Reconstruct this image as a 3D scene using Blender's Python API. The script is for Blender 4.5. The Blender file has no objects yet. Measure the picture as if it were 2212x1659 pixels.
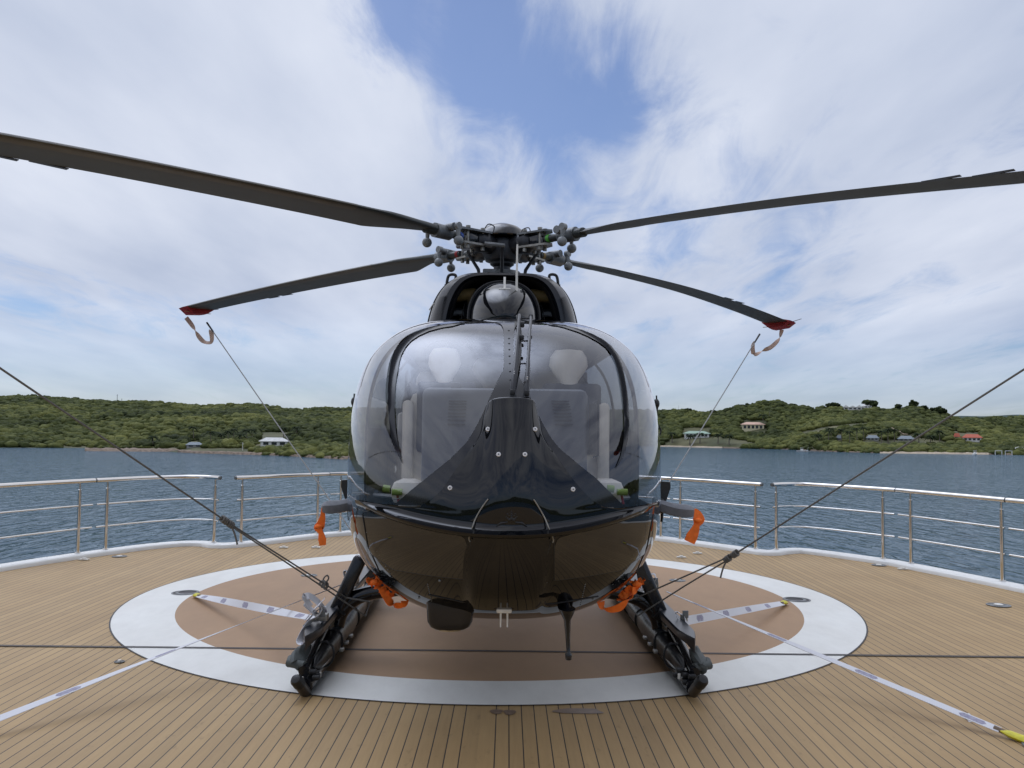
import bpy, math, random
import numpy as np
from mathutils import Vector, Matrix
R = math.radians
random.seed(7); rng = np.random.default_rng(7)
S = bpy.context.scene
COL = S.collection

# ---------------------------------------------------------------- camera
F_PX = 1890.0; CAM_H = 1.62
Yc = np.array([-9, -104.5, -F_PX]); Yc /= np.linalg.norm(Yc)
Xc = np.array([math.cos(R(.70)), -math.sin(R(.70)), 0]); Xc -= Xc.dot(Yc)*Yc; Xc /= np.linalg.norm(Xc)
Zc = np.cross(Xc, Yc)
M = np.stack([Xc, Yc, Zc], 1)
CP = np.array([0, 0, CAM_H])
cam = bpy.data.objects.new('camera', bpy.data.cameras.new('camera')); COL.objects.link(cam)
cam.matrix_world = Matrix.Translation(Vector(CP)) @ Matrix([list(r) for r in M.T]).to_4x4()
cam.data.sensor_width = 36; cam.data.lens = 36*F_PX/2212
cam.data.clip_start = .05; cam.data.clip_end = 9000
S.camera = cam

def ray(px, py): return M.T @ np.array([(px-1106)/F_PX, -(py-829.5)/F_PX, -1.])
def P(px, py, Y):
    d = ray(px, py); return CP + d*(Y/d[1])
def G(px, py, z=0.):
    d = ray(px, py); return CP + d*((z-CAM_H)/d[2])
def Q(p):
    c = M @ (np.array(p, float)-CP); return 1106-c[0]/c[2]*F_PX, 829.5+c[1]/c[2]*F_PX

# ---------------------------------------------------------------- world: sky with broken cloud
SUN_EL, SUN_AZ = 62., -38.       # azimuth from +Y towards +X
W = bpy.data.worlds.new('World'); S.world = W; W.use_nodes = True
nt = W.node_tree; nt.nodes.clear()
def N(t, **kw):
    n = nt.nodes.new(t)
    for k, v in kw.items():
        if k.startswith('i_'): n.inputs[int(k[2:])].default_value = v
        else: setattr(n, k, v)
    return n
def LK(a, b): nt.links.new(a, b)
def mth(op, a, b=None, c=None, clamp=False):
    n = N('ShaderNodeMath', operation=op); n.use_clamp = clamp
    for i, v in enumerate((a, b, c)):
        if v is None: continue
        if isinstance(v, (int, float)): n.inputs[i].default_value = v
        else: LK(v, n.inputs[i])
    return n.outputs[0]
tc = N('ShaderNodeTexCoord')
sky = N('ShaderNodeTexSky', sky_type='NISHITA'); sky.sun_disc = False
sky.sun_elevation = R(SUN_EL); sky.sun_rotation = R(SUN_AZ)
sky.air_density = 1.0; sky.dust_density = .6; sky.ozone_density = 2.5
sep = N('ShaderNodeSeparateXYZ'); LK(tc.outputs['Generated'], sep.inputs[0])
zz = mth('MAXIMUM', sep.outputs[2], 0.0)
den = mth('ADD', zz, .10)
cx = mth('DIVIDE', sep.outputs[0], den); cy = mth('DIVIDE', sep.outputs[1], den)
cmb = N('ShaderNodeCombineXYZ'); LK(cx, cmb.inputs[0]); LK(cy, cmb.inputs[1])
mp = N('ShaderNodeMapping'); LK(cmb.outputs[0], mp.inputs[0])
mp.inputs['Rotation'].default_value = (0, 0, R(28)); mp.inputs['Scale'].default_value = (1.0, .36, 1)
n1 = N('ShaderNodeTexNoise'); LK(mp.outputs[0], n1.inputs['Vector'])
n1.inputs['Scale'].default_value = 1.35; n1.inputs['Detail'].default_value = 12; n1.inputs['Roughness'].default_value = .60; n1.inputs['Distortion'].default_value = .6
n2 = N('ShaderNodeTexNoise'); LK(mp.outputs[0], n2.inputs['Vector'])
n2.inputs['Scale'].default_value = 1.5; n2.inputs['Detail'].default_value = 6; n2.inputs['Roughness'].default_value = .5
cov = mth('MULTIPLY', mth('SUBTRACT', n1.outputs[0], .5), 4.4)
def blob(px, py, rad, amp, prev):
    d = ray(px, py); d = d/np.linalg.norm(d)
    v = N('ShaderNodeVectorMath', operation='DOT_PRODUCT'); LK(tc.outputs['Generated'], v.inputs[0]); v.inputs[1].default_value = tuple(d)
    mr = N('ShaderNodeMapRange', interpolation_type='SMOOTHSTEP'); LK(v.outputs['Value'], mr.inputs[0])
    mr.inputs[1].default_value = math.cos(R(rad)); mr.inputs[2].default_value = 1.0
    mr.inputs[3].default_value = 0; mr.inputs[4].default_value = amp
    return mth('ADD', prev, mr.outputs[0])
n3 = N('ShaderNodeTexNoise'); LK(mp.outputs[0], n3.inputs['Vector']); n3.inputs['Scale'].default_value = 4.5; n3.inputs['Detail'].default_value = 10; n3.inputs['Roughness'].default_value = .62; n3.inputs['Distortion'].default_value = .8
cov = mth('ADD', cov, mth('MULTIPLY', mth('SUBTRACT', n3.outputs[0], .5), 3.6))
bk = N('ShaderNodeMapRange', interpolation_type='SMOOTHSTEP'); LK(sep.outputs[1], bk.inputs[0]); bk.inputs[1].default_value = .10; bk.inputs[2].default_value = -.6; bk.inputs[3].default_value = 0; bk.inputs[4].default_value = -.75
cov = mth('ADD', cov, bk.outputs[0])
base = mth('ADD', cov, .60)
for b in [(760, -60, 6, -.75), (940, 20, 6, -.85), (1080, 90, 6, -.9), (1220, 150, 6, -.8), (1380, 160, 5, -.8), (1260, 290, 5, -.65), (1060, 200, 5, -.4), (1480, 220, 4, -.3),
          (1130, 270, 7, -.35), (1700, 340, 6, -.45), (30, 600, 3, -.7), (190, 640, 3, -.6), (330, 690, 3, -.6), (1250, 480, 8, -.3), (1600, 480, 8, -.35), (1020, 120, 10, -.55), (700, -40, 8, -.5), (1350, 380, 9, -.55), (480, 520, 7, -.35),
          (300, 200, 14, .7), (500, 430, 12, .55), (1900, 200, 12, .5), (820, 300, 6, .5), (1500, 40, 5, .35)]:
    base = blob(*b[:3], b[3]*(.70 if b[3] < 0 else 1), base)
cv = N('ShaderNodeMapRange', interpolation_type='SMOOTHSTEP'); LK(base, cv.inputs[0])
cv.inputs[1].default_value = -1.15; cv.inputs[2].default_value = .75; cv.inputs[3].default_value = 0.16; cv.inputs[4].default_value = 1
# thinner near the horizon, where a pale blue band shows below the cloud deck
hz = N('ShaderNodeMapRange', interpolation_type='SMOOTHSTEP'); LK(sep.outputs[2], hz.inputs[0])
hz.inputs[1].default_value = .015; hz.inputs[2].default_value = .17; hz.inputs[3].default_value = .42; hz.inputs[4].default_value = 1.
cvm = mth('MULTIPLY', cv.outputs[0], hz.outputs[0])
cr = N('ShaderNodeValToRGB'); LK(n2.outputs[0], cr.inputs[0])
cr.color_ramp.elements[0].position = .30; cr.color_ramp.elements[0].color = (.46, .53, .69, 1)
cr.color_ramp.elements[1].position = .68; cr.color_ramp.elements[1].color = (.73, .78, .90, 1)
cs = N('ShaderNodeVectorMath', operation='SCALE'); LK(cr.outputs[0], cs.inputs[0]); cs.inputs['Scale'].default_value = 10.0
# bright veil of thin cloud around the hidden sun
sd = (math.sin(R(SUN_AZ))*math.cos(R(SUN_EL)), math.cos(R(SUN_AZ))*math.cos(R(SUN_EL)), math.sin(R(SUN_EL)))
vd = N('ShaderNodeVectorMath', operation='DOT_PRODUCT'); LK(tc.outputs['Generated'], vd.inputs[0]); vd.inputs[1].default_value = sd
gl = N('ShaderNodeMapRange', interpolation_type='SMOOTHERSTEP'); LK(vd.outputs['Value'], gl.inputs[0])
gl.inputs[1].default_value = math.cos(R(31)); gl.inputs[2].default_value = 1; gl.inputs[3].default_value = 1; gl.inputs[4].default_value = 5.2
cs2 = N('ShaderNodeVectorMath', operation='SCALE'); LK(cs.outputs[0], cs2.inputs[0]); LK(gl.outputs[0], cs2.inputs['Scale'])
mx = N('ShaderNodeMix', data_type='RGBA'); LK(cvm, mx.inputs[0]); tn = N('ShaderNodeVectorMath', operation='MULTIPLY'); LK(sky.outputs[0], tn.inputs[0]); tn.inputs[1].default_value = (.72, .82, 1.04); LK(tn.outputs[0], mx.inputs[6]); LK(cs2.outputs[0], mx.inputs[7])
bg = N('ShaderNodeBackground'); LK(mx.outputs[2], bg.inputs[0]); bg.inputs[1].default_value = .10
wo = N('ShaderNodeOutputWorld'); LK(bg.outputs[0], wo.inputs[0])
W.cycles.sampling_method = 'MANUAL'; W.cycles.sample_map_resolution = 1024

sun = bpy.data.objects.new('sun', bpy.data.lights.new('sun', 'SUN')); COL.objects.link(sun)
sun.data.energy = .7; sun.data.angle = R(175); sun.data.color = (1, .86, .66)
sun.rotation_euler = Vector(sd).to_track_quat('Z', 'Y').to_euler()
S.view_settings.view_transform = 'Standard'; S.view_settings.look = 'None'
S.view_settings.exposure = 0; S.view_settings.gamma = 1
S.cycles.max_bounces = 8; S.cycles.transparent_max_bounces = 12; S.cycles.caustics_reflective = False; S.cycles.caustics_refractive = False

# ---------------------------------------------------------------- materials
def newmat(name):
    global nt
    m = bpy.data.materials.new(name); m.use_nodes = True; nt = m.node_tree
    b = nt.nodes['Principled BSDF']; return m, b
def setb(b, base=None, rough=None, metal=None, ior=None, coat=None, coatr=None, spec=None):
    if base is not None: b.inputs['Base Color'].default_value = (*base, 1)
    if rough is not None: b.inputs['Roughness'].default_value = rough
    if metal is not None: b.inputs['Metallic'].default_value = metal
    if ior is not None: b.inputs['IOR'].default_value = ior
    if coat is not None: b.inputs['Coat Weight'].default_value = coat
    if coatr is not None: b.inputs['Coat Roughness'].default_value = coatr
    if spec is not None: b.inputs['Specular IOR Level'].default_value = spec
def mat(name, base, rough=.5, metal=0, noise=0, nscale=20, bump=0, bscale=60, ior=1.5, coat=0, rnoise=0):
    m, b = newmat(name); setb(b, base, rough, metal, ior, coat, .03)
    if noise or bump or rnoise:
        t = N('ShaderNodeTexCoord')
        if noise or rnoise:
            n = N('ShaderNodeTexNoise'); LK(t.outputs['Object'], n.inputs['Vector']); n.inputs['Scale'].default_value = nscale; n.inputs['Detail'].default_value = 6
            if noise:
                r = N('ShaderNodeMapRange'); LK(n.outputs[0], r.inputs[0]); r.inputs[1].default_value = .3; r.inputs[2].default_value = .7
                r.inputs[3].default_value = 1-noise; r.inputs[4].default_value = 1+noise
                v = N('ShaderNodeVectorMath', operation='SCALE'); v.inputs[0].default_value = base; LK(r.outputs[0], v.inputs['Scale']); LK(v.outputs[0], b.inputs['Base Color'])
            if rnoise:
                r2 = N('ShaderNodeMapRange'); LK(n.outputs[0], r2.inputs[0]); r2.inputs[1].default_value = .3; r2.inputs[2].default_value = .7
                r2.inputs[3].default_value = max(.02, rough-rnoise); r2.inputs[4].default_value = rough+rnoise; LK(r2.outputs[0], b.inputs['Roughness'])
        if bump:
            n = N('ShaderNodeTexNoise'); LK(t.outputs['Object'], n.inputs['Vector']); n.inputs['Scale'].default_value = bscale; n.inputs['Detail'].default_value = 4
            bu = N('ShaderNodeBump'); LK(n.outputs[0], bu.inputs['Height']); bu.inputs['Strength'].default_value = bump; bu.inputs['Distance'].default_value = .01; LK(bu.outputs[0], b.inputs['Normal'])
    return m

BLACK = mat('gloss_black_paint', (.004, .005, .007), .03, ior=1.50, rnoise=.015, nscale=3)
SATIN = mat('satin_black_paint', (.009, .010, .013), .22, noise=.15, nscale=8)
FRAMEB = mat('grey_black_frame', (.014, .016, .021), .10, ior=1.55, noise=.08)
RUBBER = mat('black_rubber', (.012, .012, .013), .45, noise=.3, nscale=30, bump=.2)
FLOATM = mat('float_bag_fabric', (.007, .008, .010), .33, noise=.25, nscale=14, bump=.35, bscale=30)
STEPM = mat('step_paint', (.012, .015, .022), .30, noise=.15, nscale=10)
BLADE_M = mat('blade_grey', (.046, .052, .050), .5, noise=.12, nscale=5)
ABRADE = mat('blade_leading_strip', (.075, .068, .052), .45, noise=.15, nscale=9)
HUBM = mat('hub_grey_metal', (.15, .16, .165), .42, metal=.35, noise=.35, nscale=18, bump=.15)
HUBD = mat('hub_dark_metal', (.028, .030, .036), .4, metal=.3, noise=.4, nscale=20)
HUBL = mat('hub_pale_metal', (.30, .29, .26), .4, metal=.5, noise=.3, nscale=25)
BALLM = mat('pendulum_grey', (.20, .215, .22), .45, noise=.18, nscale=30, bump=.1)
STEEL = mat('polished_steel', (.72, .70, .67), .10, metal=1, rnoise=.05, nscale=6)
WHITEP = mat('white_gloss_paint', (.78, .78, .75), .25, noise=.04, nscale=4)
CREAMW = mat('white_plastic', (.70, .68, .62), .4, noise=.08)
LEATHER = mat('cream_leather', (.72, .67, .57), .5, noise=.06, nscale=9, bump=.12)
PANELG = mat('instrument_grey', (.13, .14, .155), .6, noise=.08, nscale=6)
DARKIN = mat('dark_interior', (.022, .023, .027), .7, noise=.2)
CABIN = mat('cabin_trim', (.16, .155, .15), .7, noise=.1, nscale=3)
ORANGE = mat('orange_fabric', (.95, .19, .02), .7, noise=.12, nscale=40, bump=.3)
RED = mat('red_fabric', (.30, .016, .020), .65, noise=.2, nscale=25, bump=.3)
RIBBON = mat('faded_ribbon', (.58, .42, .33), .75, noise=.22, nscale=14)
YELLOW = mat('yellow_plastic', (.62, .56, .03), .45, noise=.15, nscale=30)
GREENP = mat('green_plastic', (.24, .36, .06), .5)
CANVAS = mat('grey_canvas', (.085, .095, .092), .75, noise=.25, nscale=12, bump=.5, bscale=24)
COVERM = mat('grey_padded_cover', (.22, .225, .24), .8, noise=.1, nscale=30, bump=.3)
ROPE = None
GOLD = mat('filter_tan', (.22, .15, .05), .7, noise=.2)
SCREW = mat('screw_white', (.75, .75, .75), .35)

def rope_mat(name, c):
    m, b = newmat(name); setb(b, c, .8)
    t = N('ShaderNodeTexCoord'); w = N('ShaderNodeTexWave'); LK(t.outputs['Object'], w.inputs['Vector']); w.inputs['Scale'].default_value = 30; w.inputs['Distortion'].default_value = 1
    bu = N('ShaderNodeBump'); LK(w.outputs[0], bu.inputs['Height']); bu.inputs['Strength'].default_value = .5; bu.inputs['Distance'].default_value = .004; LK(bu.outputs[0], b.inputs['Normal'])
    return m
ROPE = rope_mat('dark_grey_rope', (.15, .145, .135)); ROPEL = rope_mat('light_grey_rope', (.36, .36, .35))

def glass_mat(name, tint, refl, rough=.0):
    m, b = newmat(name); nt.nodes.remove(b)
    tr = N('ShaderNodeBsdfTransparent'); tr.inputs[0].default_value = (*tint, 1)
    g = N('ShaderNodeBsdfAnisotropic' if False else 'ShaderNodeBsdfGlossy'); g.inputs['Roughness'].default_value = rough; g.inputs[0].default_value = (.93, .95, 1, 1)
    ge = N('ShaderNodeNewGeometry'); dp = N('ShaderNodeVectorMath', operation='DOT_PRODUCT'); LK(ge.outputs['Normal'], dp.inputs[0]); LK(ge.outputs['Incoming'], dp.inputs[1])
    om = mth('SUBTRACT', 1.0, mth('ABSOLUTE', dp.outputs['Value']), clamp=True); f0 = refl
    fac = mth('ADD', f0, mth('MULTIPLY', mth('POWER', om, 4.2), 1-f0), clamp=True)
    t = N('ShaderNodeTexCoord'); n = N('ShaderNodeTexNoise'); LK(t.outputs['Object'], n.inputs['Vector']); n.inputs['Scale'].default_value = 1.6; n.inputs['Detail'].default_value = 2
    bu = N('ShaderNodeBump'); LK(n.outputs[0], bu.inputs['Height']); bu.inputs['Strength'].default_value = .25; bu.inputs['Distance'].default_value = .02
    LK(bu.outputs[0], g.inputs['Normal'])
    mxs = N('ShaderNodeMixShader'); LK(fac, mxs.inputs[0]); LK(tr.outputs[0], mxs.inputs[1]); LK(g.outputs[0], mxs.inputs[2])
    LK(mxs.outputs[0], nt.nodes['Material Output'].inputs[0]); return m
GLASS = glass_mat('canopy_glass', (.80, .81, .83), .10)
DOORGLASS = glass_mat('dark_window_glass', (.45, .46, .48), .10)
CHIN = mat('chin_window_glass', (.012, .012, .013), .02, ior=1.75)

# ---------------------------------------------------------------- object helpers
def empty(name, loc=(0, 0, 0), rz=0, parent=None):
    o = bpy.data.objects.new(name, None); COL.objects.link(o); o.location = tuple(loc); o.rotation_euler = (0, 0, rz)
    o.empty_display_size = .2
    if parent: o.parent = parent
    return o
def tag(o, label=None, cat=None, group=None, kind=None):
    if label: o['label'] = label
    if cat: o['category'] = cat
    if group: o['group'] = group
    if kind: o['kind'] = kind
    return o
class MB:
    def __init__(s): s.v = []; s.f = []; s.uv = None
    def add(s, vs, fs):
        k = len(s.v); s.v += [tuple(map(float, q)) for q in vs]; s.f += [tuple(i+k for i in q) for q in fs]; return s
    def grid(s, g, closeu=False, closev=False, flip=False):
        g = np.asarray(g); a, b = g.shape[:2]; k = len(s.v); s.v += [tuple(map(float, q)) for q in g.reshape(-1, 3)]
        for i in range(a if closeu else a-1):
            for j in range(b if closev else b-1):
                q = (k+i*b+j, k+((i+1) % a)*b+j, k+((i+1) % a)*b+(j+1) % b, k+i*b+(j+1) % b)
                s.f.append(q[::-1] if flip else q)
        return s
    def box(s, c, d, rot=None, bev=0.0):
        c = np.array(c, float); h = np.array(d, float)/2
        Rm = np.eye(3) if rot is None else np.array(rot)
        b = min(bev, h.min()*.95)
        if b <= 0:
            vs = [c+Rm@(h*np.array(q)) for q in [(-1,-1,-1),(1,-1,-1),(1,1,-1),(-1,1,-1),(-1,-1,1),(1,-1,1),(1,1,1),(-1,1,1)]]
            return s.add(vs, [(0,3,2,1),(4,5,6,7),(0,1,5,4),(1,2,6,5),(2,3,7,6),(3,0,4,7)])
        # bevelled: superellipse-like rounded rectangle rings
        ring = []
        for cxs, cys, a0 in ((1,1,0),(-1,1,90),(-1,-1,180),(1,-1,270)):
            for k in range(4):
                a = R(a0+k*30); ring.append((cxs, cys, math.cos(a), math.sin(a)))
        rows = []
        for zs, inset in ((-1, 1), (-1, .3), (-.0001, 0), (.0001, 0), (1, .3), (1, 1)):
            z = zs*h[2] if inset in (1,) else (zs*(h[2]-b*.3) if inset == .3 else zs*h[2])
            if inset == 0: z = (h[2]-b)*(1 if zs > 0 else -1)
            rr = b*(1-inset) if inset < 1 else 0
            e = b*(.0 if inset == 0 else (.29 if inset == .3 else 1))
            row = [c+Rm@np.array([q[0]*(h[0]-b)+q[2]*(b-e), q[1]*(h[1]-b)+q[3]*(b-e), z]) for q in ring]
            rows.append(row)
        k = len(s.v); s.grid(np.array(rows), closev=True, flip=True)
        n = len(ring); s.f.append(tuple(k+i for i in range(n))[::-1]); s.f.append(tuple(k+5*n+i for i in range(n)))
        return s
    def tube(s, pts, r, n=10, caps=True, flat=1.0, closed=False, up=(0, 0, 1)):
        pts = np.array(pts, float); m = len(pts)
        rs = np.full(m, r) if np.isscalar(r) else np.interp(np.linspace(0, 1, m), np.linspace(0, 1, len(r)), r)
        T = np.gradient(pts, axis=0) if m > 1 else None
        T /= np.linalg.norm(T, axis=1)[:, None]+1e-12
        up = np.array(up, float); rows = []
        u = np.cross(T[0], up)
        if np.linalg.norm(u) < .1: u = np.cross(T[0], (1, 0, 0.1))
        u /= np.linalg.norm(u)
        for i in range(m):
            u = u-T[i]*u.dot(T[i]); u /= np.linalg.norm(u)+1e-12; w = np.cross(u, T[i])
            rows.append([pts[i]+rs[i]*(math.cos(a)*u+flat*math.sin(a)*w) for a in np.linspace(0, 2*math.pi, n, endpoint=False)])
        k = len(s.v); s.grid(np.array(rows), closeu=closed, closev=True)
        if caps and not closed:
            s.f.append(tuple(k+i for i in range(n))); s.f.append(tuple(k+(m-1)*n+i for i in range(n))[::-1])
        return s
    def lathe(s, prof, c=(0, 0, 0), axis=(0, 0, 1), n=24):
        a = np.array(axis, float); a /= np.linalg.norm(a)
        u = np.cross(a, (0, 0, 1)) if abs(a[2]) < .9 else np.cross(a, (1, 0, 0)); u /= np.linalg.norm(u); w = np.cross(a, u)
        rows = [[np.array(c)+a*h+r*(math.cos(t)*u+math.sin(t)*w) for t in np.linspace(0, 2*math.pi, n, endpoint=False)] for r, h in prof]
        return s.grid(np.array(rows), closev=True, flip=True)
    def ball(s, c, r, n=14, sc=(1, 1, 1), power=1.0):
        rows = []
        for a in np.linspace(-math.pi/2, math.pi/2, n//2+2):
            rows.append([np.array(c)+np.array([sc[0]*r*max(math.cos(a), 1e-4)*math.cos(t), sc[1]*r*max(math.cos(a), 1e-4)*math.sin(t), sc[2]*r*math.sin(a)]) for t in np.linspace(0, 2*math.pi, n, endpoint=False)])
        return s.grid(np.array(rows), closev=True)
    def prism(s, poly, axis, d):    # extrude a planar polygon of 3-D points along vector
        poly = [np.array(p, float) for p in poly]; k = len(s.v); n = len(poly); dv = np.array(axis, float)*d
        s.v += [tuple(p) for p in poly]+[tuple(p+dv) for p in poly]
        s.f.append(tuple(k+i for i in range(n))[::-1]); s.f.append(tuple(k+n+i for i in range(n)))
        for i in range(n): s.f.append((k+i, k+(i+1) % n, k+n+(i+1) % n, k+n+i))
        return s
    def build(s, name, m, parent=None, smooth=True, ang=40, loc=None):
        me = bpy.data.meshes.new(name); me.from_pydata(s.v, [], s.f)
        if s.uv is not None:
            ul = me.uv_layers.new(name='UVMap'); uv = np.array(s.uv, np.float32)
            idx = np.empty(len(me.loops), np.int32); me.loops.foreach_get('vertex_index', idx)
            ul.data.foreach_set('uv', uv[idx].ravel())
        for mm in (m if isinstance(m, (list, tuple)) else [m]): me.materials.append(mm)
        if smooth:
            me.shade_smooth()
            try: me.set_sharp_from_angle(angle=R(ang))
            except Exception: pass
        me.update(); o = bpy.data.objects.new(name, me); COL.objects.link(o)
        if parent: o.parent = parent
        if loc is not None: o.location = tuple(loc)
        return o
def recentre(o):   # put the origin of a one-mesh thing at its base centre
    me = o.data; co = np.empty(len(me.vertices)*3, np.float32); me.vertices.foreach_get('co', co); co = co.reshape(-1, 3)
    c = np.array([co[:, 0].mean(), co[:, 1].mean(), co[:, 2].min()]); co -= c; me.vertices.foreach_set('co', co.ravel().astype(np.float32)); me.update()
    o.location = Vector(o.location)+Vector(c.tolist()); return o
def dup(root, loc, rz=None, scale=None):
    c = root.copy(); COL.objects.link(c); c.location = tuple(loc)
    if rz is not None: c.rotation_euler = (0, 0, rz)
    if scale is not None: c.scale = (scale,)*3
    for ch in list(root.children):
        d = ch.copy(); COL.objects.link(d); d.parent = c
        for g in list(ch.children):
            e = g.copy(); COL.objects.link(e); e.parent = d
    return c
def catmull(pts, n=8, closed=False):
    p = np.array(pts, float); m = len(p); out = []
    for i in range(m if closed else m-1):
        a, b, c, d = (p[(i-1) % m], p[i], p[(i+1) % m], p[(i+2) % m]) if closed else (p[max(i-1, 0)], p[i], p[i+1], p[min(i+2, m-1)])
        for k in range(n):
            t = k/n; out.append(.5*((2*b)+(-a+c)*t+(2*a-5*b+4*c-d)*t*t+(-a+3*b-3*c+d)*t**3))
    if not closed: out.append(p[-1])
    return np.array(out)
def ribbon(pts, width, wdir, thick=.003, uvlen=True):
    """flat band along pts; wdir: width direction per point or constant"""
    pts = np.array(pts, float); m = len(pts); wd = np.array(wdir, float)
    if wd.ndim == 1: wd = np.tile(wd, (m, 1))
    ws = np.full(m, width) if np.isscalar(width) else np.interp(np.linspace(0, 1, m), np.linspace(0, 1, len(width)), width)
    T = np.gradient(pts, axis=0); T /= np.linalg.norm(T, axis=1)[:, None]
    wd = wd-T*(wd*T).sum(1)[:, None]; wd /= np.linalg.norm(wd, axis=1)[:, None]; nn = np.cross(T, wd)
    L = np.r_[0, np.cumsum(np.linalg.norm(np.diff(pts, axis=0), axis=1))]
    b = MB(); rows = []; uv = []
    for i in range(m):
        h = wd[i]*ws[i]/2; t = nn[i]*thick/2
        rows.append([pts[i]-h+t, pts[i]+h+t, pts[i]+h-t, pts[i]-h-t]); uv += [(L[i], 0), (L[i], 1), (L[i], 1), (L[i], 0)]
    b.grid(np.array(rows), closev=True); n = len(b.v); b.f += [(0, 1, 2, 3)[::-1], (n-4, n-3, n-2, n-1)]; b.uv = uv
    return b

# ---------------------------------------------------------------- deck
CX, CYr = -.135, 8.70
edge_ctrl = [(-6.7, -6), (-6.65, 0), (-6.6, 4), (-6.35, 7.2), (-5.97, 9.2), (-5.62, 10.3), (-5.33, 11.0), (-5.15, 11.36), (-4.85, 11.9), (-4.48, 12.27), (-4.16, 12.28), (-3.92, 12.12), (-3.64, 12.32),
             (-2.87, 13.36), (-2.58, 13.66), (-1.6, 14.4), (-.1, 14.75), (1.4, 14.3), (2.2, 13.65), (2.61, 13.24), (3.36, 12.26), (3.58, 12.03), (3.82, 12.2), (4.2, 12.22), (4.85, 11.34), (5.03, 10.95), (5.45, 9.68), (5.74, 8.5), (6.05, 6.4), (6.25, 3.7), (6.35, 0), (6.4, -6)]
EDGE = catmull([(x, y, 0) for x, y in edge_ctrl], 10)
T = np.gradient(EDGE, axis=0); T /= np.linalg.norm(T, axis=1)[:, None]
INN = np.stack([T[:, 1], -T[:, 0], T[:, 2]], 1)     # inward normal (path runs clockwise seen from above)
def teak_mat():
    m, b = newmat('teak_planking'); t = N('ShaderNodeTexCoord'); sp = N('ShaderNodeSeparateXYZ'); LK(t.outputs['Object'], sp.inputs[0])
    ax = mth('ABSOLUTE', mth('SUBTRACT', sp.outputs[0], CX)); q = mth('DIVIDE', mth('SUBTRACT', ax, .088), .0732)
    fr = mth('FRACT', mth('ADD', q, 100.0)); dist = mth('MULTIPLY', mth('MINIMUM', fr, mth('SUBTRACT', 1.0, fr)), .0732)
    on = mth('GREATER_THAN', ax, .05)
    caulk = mth('MULTIPLY', mth('LESS_THAN', dist, .0029), on)
    pid = mth('FLOOR', mth('ADD', q, 100.0)); sg = mth('SIGN', mth('SUBTRACT', sp.outputs[0], CX)); pid = mth('MULTIPLY', pid, sg)
    cmb = N('ShaderNodeCombineXYZ'); LK(pid, cmb.inputs[0]); wn = N('ShaderNodeTexWhiteNoise', noise_dimensions='3D'); LK(cmb.outputs[0], wn.inputs['Vector'])
    mp = N('ShaderNodeMapping'); LK(t.outputs['Object'], mp.inputs[0]); mp.inputs['Scale'].default_value = (60, 3, 1)
    g = N('ShaderNodeTexNoise'); LK(mp.outputs[0], g.inputs['Vector']); g.inputs['Scale'].default_value = 1; g.inputs['Detail'].default_value = 8; g.inputs['Roughness'].default_value = .65
    big = N('ShaderNodeTexNoise'); LK(t.outputs['Object'], big.inputs['Vector']); big.inputs['Scale'].default_value = 1.3; big.inputs['Detail'].default_value = 7
    st = N('ShaderNodeTexNoise'); mp2 = N('ShaderNodeMapping'); LK(t.outputs['Object'], mp2.inputs[0]); mp2.inputs['Scale'].default_value = (16, 6, 1); LK(mp2.outputs[0], st.inputs['Vector']); st.inputs['Scale'].default_value = 1; st.inputs['Detail'].default_value = 5; st.inputs['Roughness'].default_value = .7
    stm = N('ShaderNodeMapRange'); LK(st.outputs[0], stm.inputs[0]); stm.inputs[1].default_value = .60; stm.inputs[2].default_value = .72; stm.inputs[3].default_value = 0; stm.inputs[4].default_value = .30
    val = mth('ADD', mth('MULTIPLY', g.outputs[0], .34), mth('ADD', mth('MULTIPLY', wn.outputs['Value'], .17), mth('MULTIPLY', big.outputs[0], .42)))
    val = mth('ADD', val, .55)
    val = mth('SUBTRACT', val, stm.outputs[0])
    v = N('ShaderNodeVectorMath', operation='SCALE'); v.inputs[0].default_value = (.395, .250, .104); LK(val, v.inputs['Scale'])
    # warmer and greyer zones of weathering
    mh = N('ShaderNodeMix', data_type='RGBA'); LK(big.outputs[0], mh.inputs[0]); LK(v.outputs[0], mh.inputs[6])
    v2 = N('ShaderNodeVectorMath', operation='SCALE'); v2.inputs[0].default_value = (.360, .246, .114); LK(val, v2.inputs['Scale']); LK(v2.outputs[0], mh.inputs[7])
    mx = N('ShaderNodeMix', data_type='RGBA'); LK(caulk, mx.inputs[0]); LK(mh.outputs[2], mx.inputs[6]); mx.inputs[7].default_value = (.028, .022, .020, 1)
    LK(mx.outputs[2], b.inputs['Base Color']); setb(b, rough=.62)
    bu = N('ShaderNodeBump'); LK(mth('SUBTRACT', mth('MULTIPLY', g.outputs[0], .4), caulk), bu.inputs['Height']); bu.inputs['Strength'].default_value = .35; bu.inputs['Distance'].default_value = .003; LK(bu.outputs[0], b.inputs['Normal'])
    return m
TEAK = teak_mat()
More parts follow.
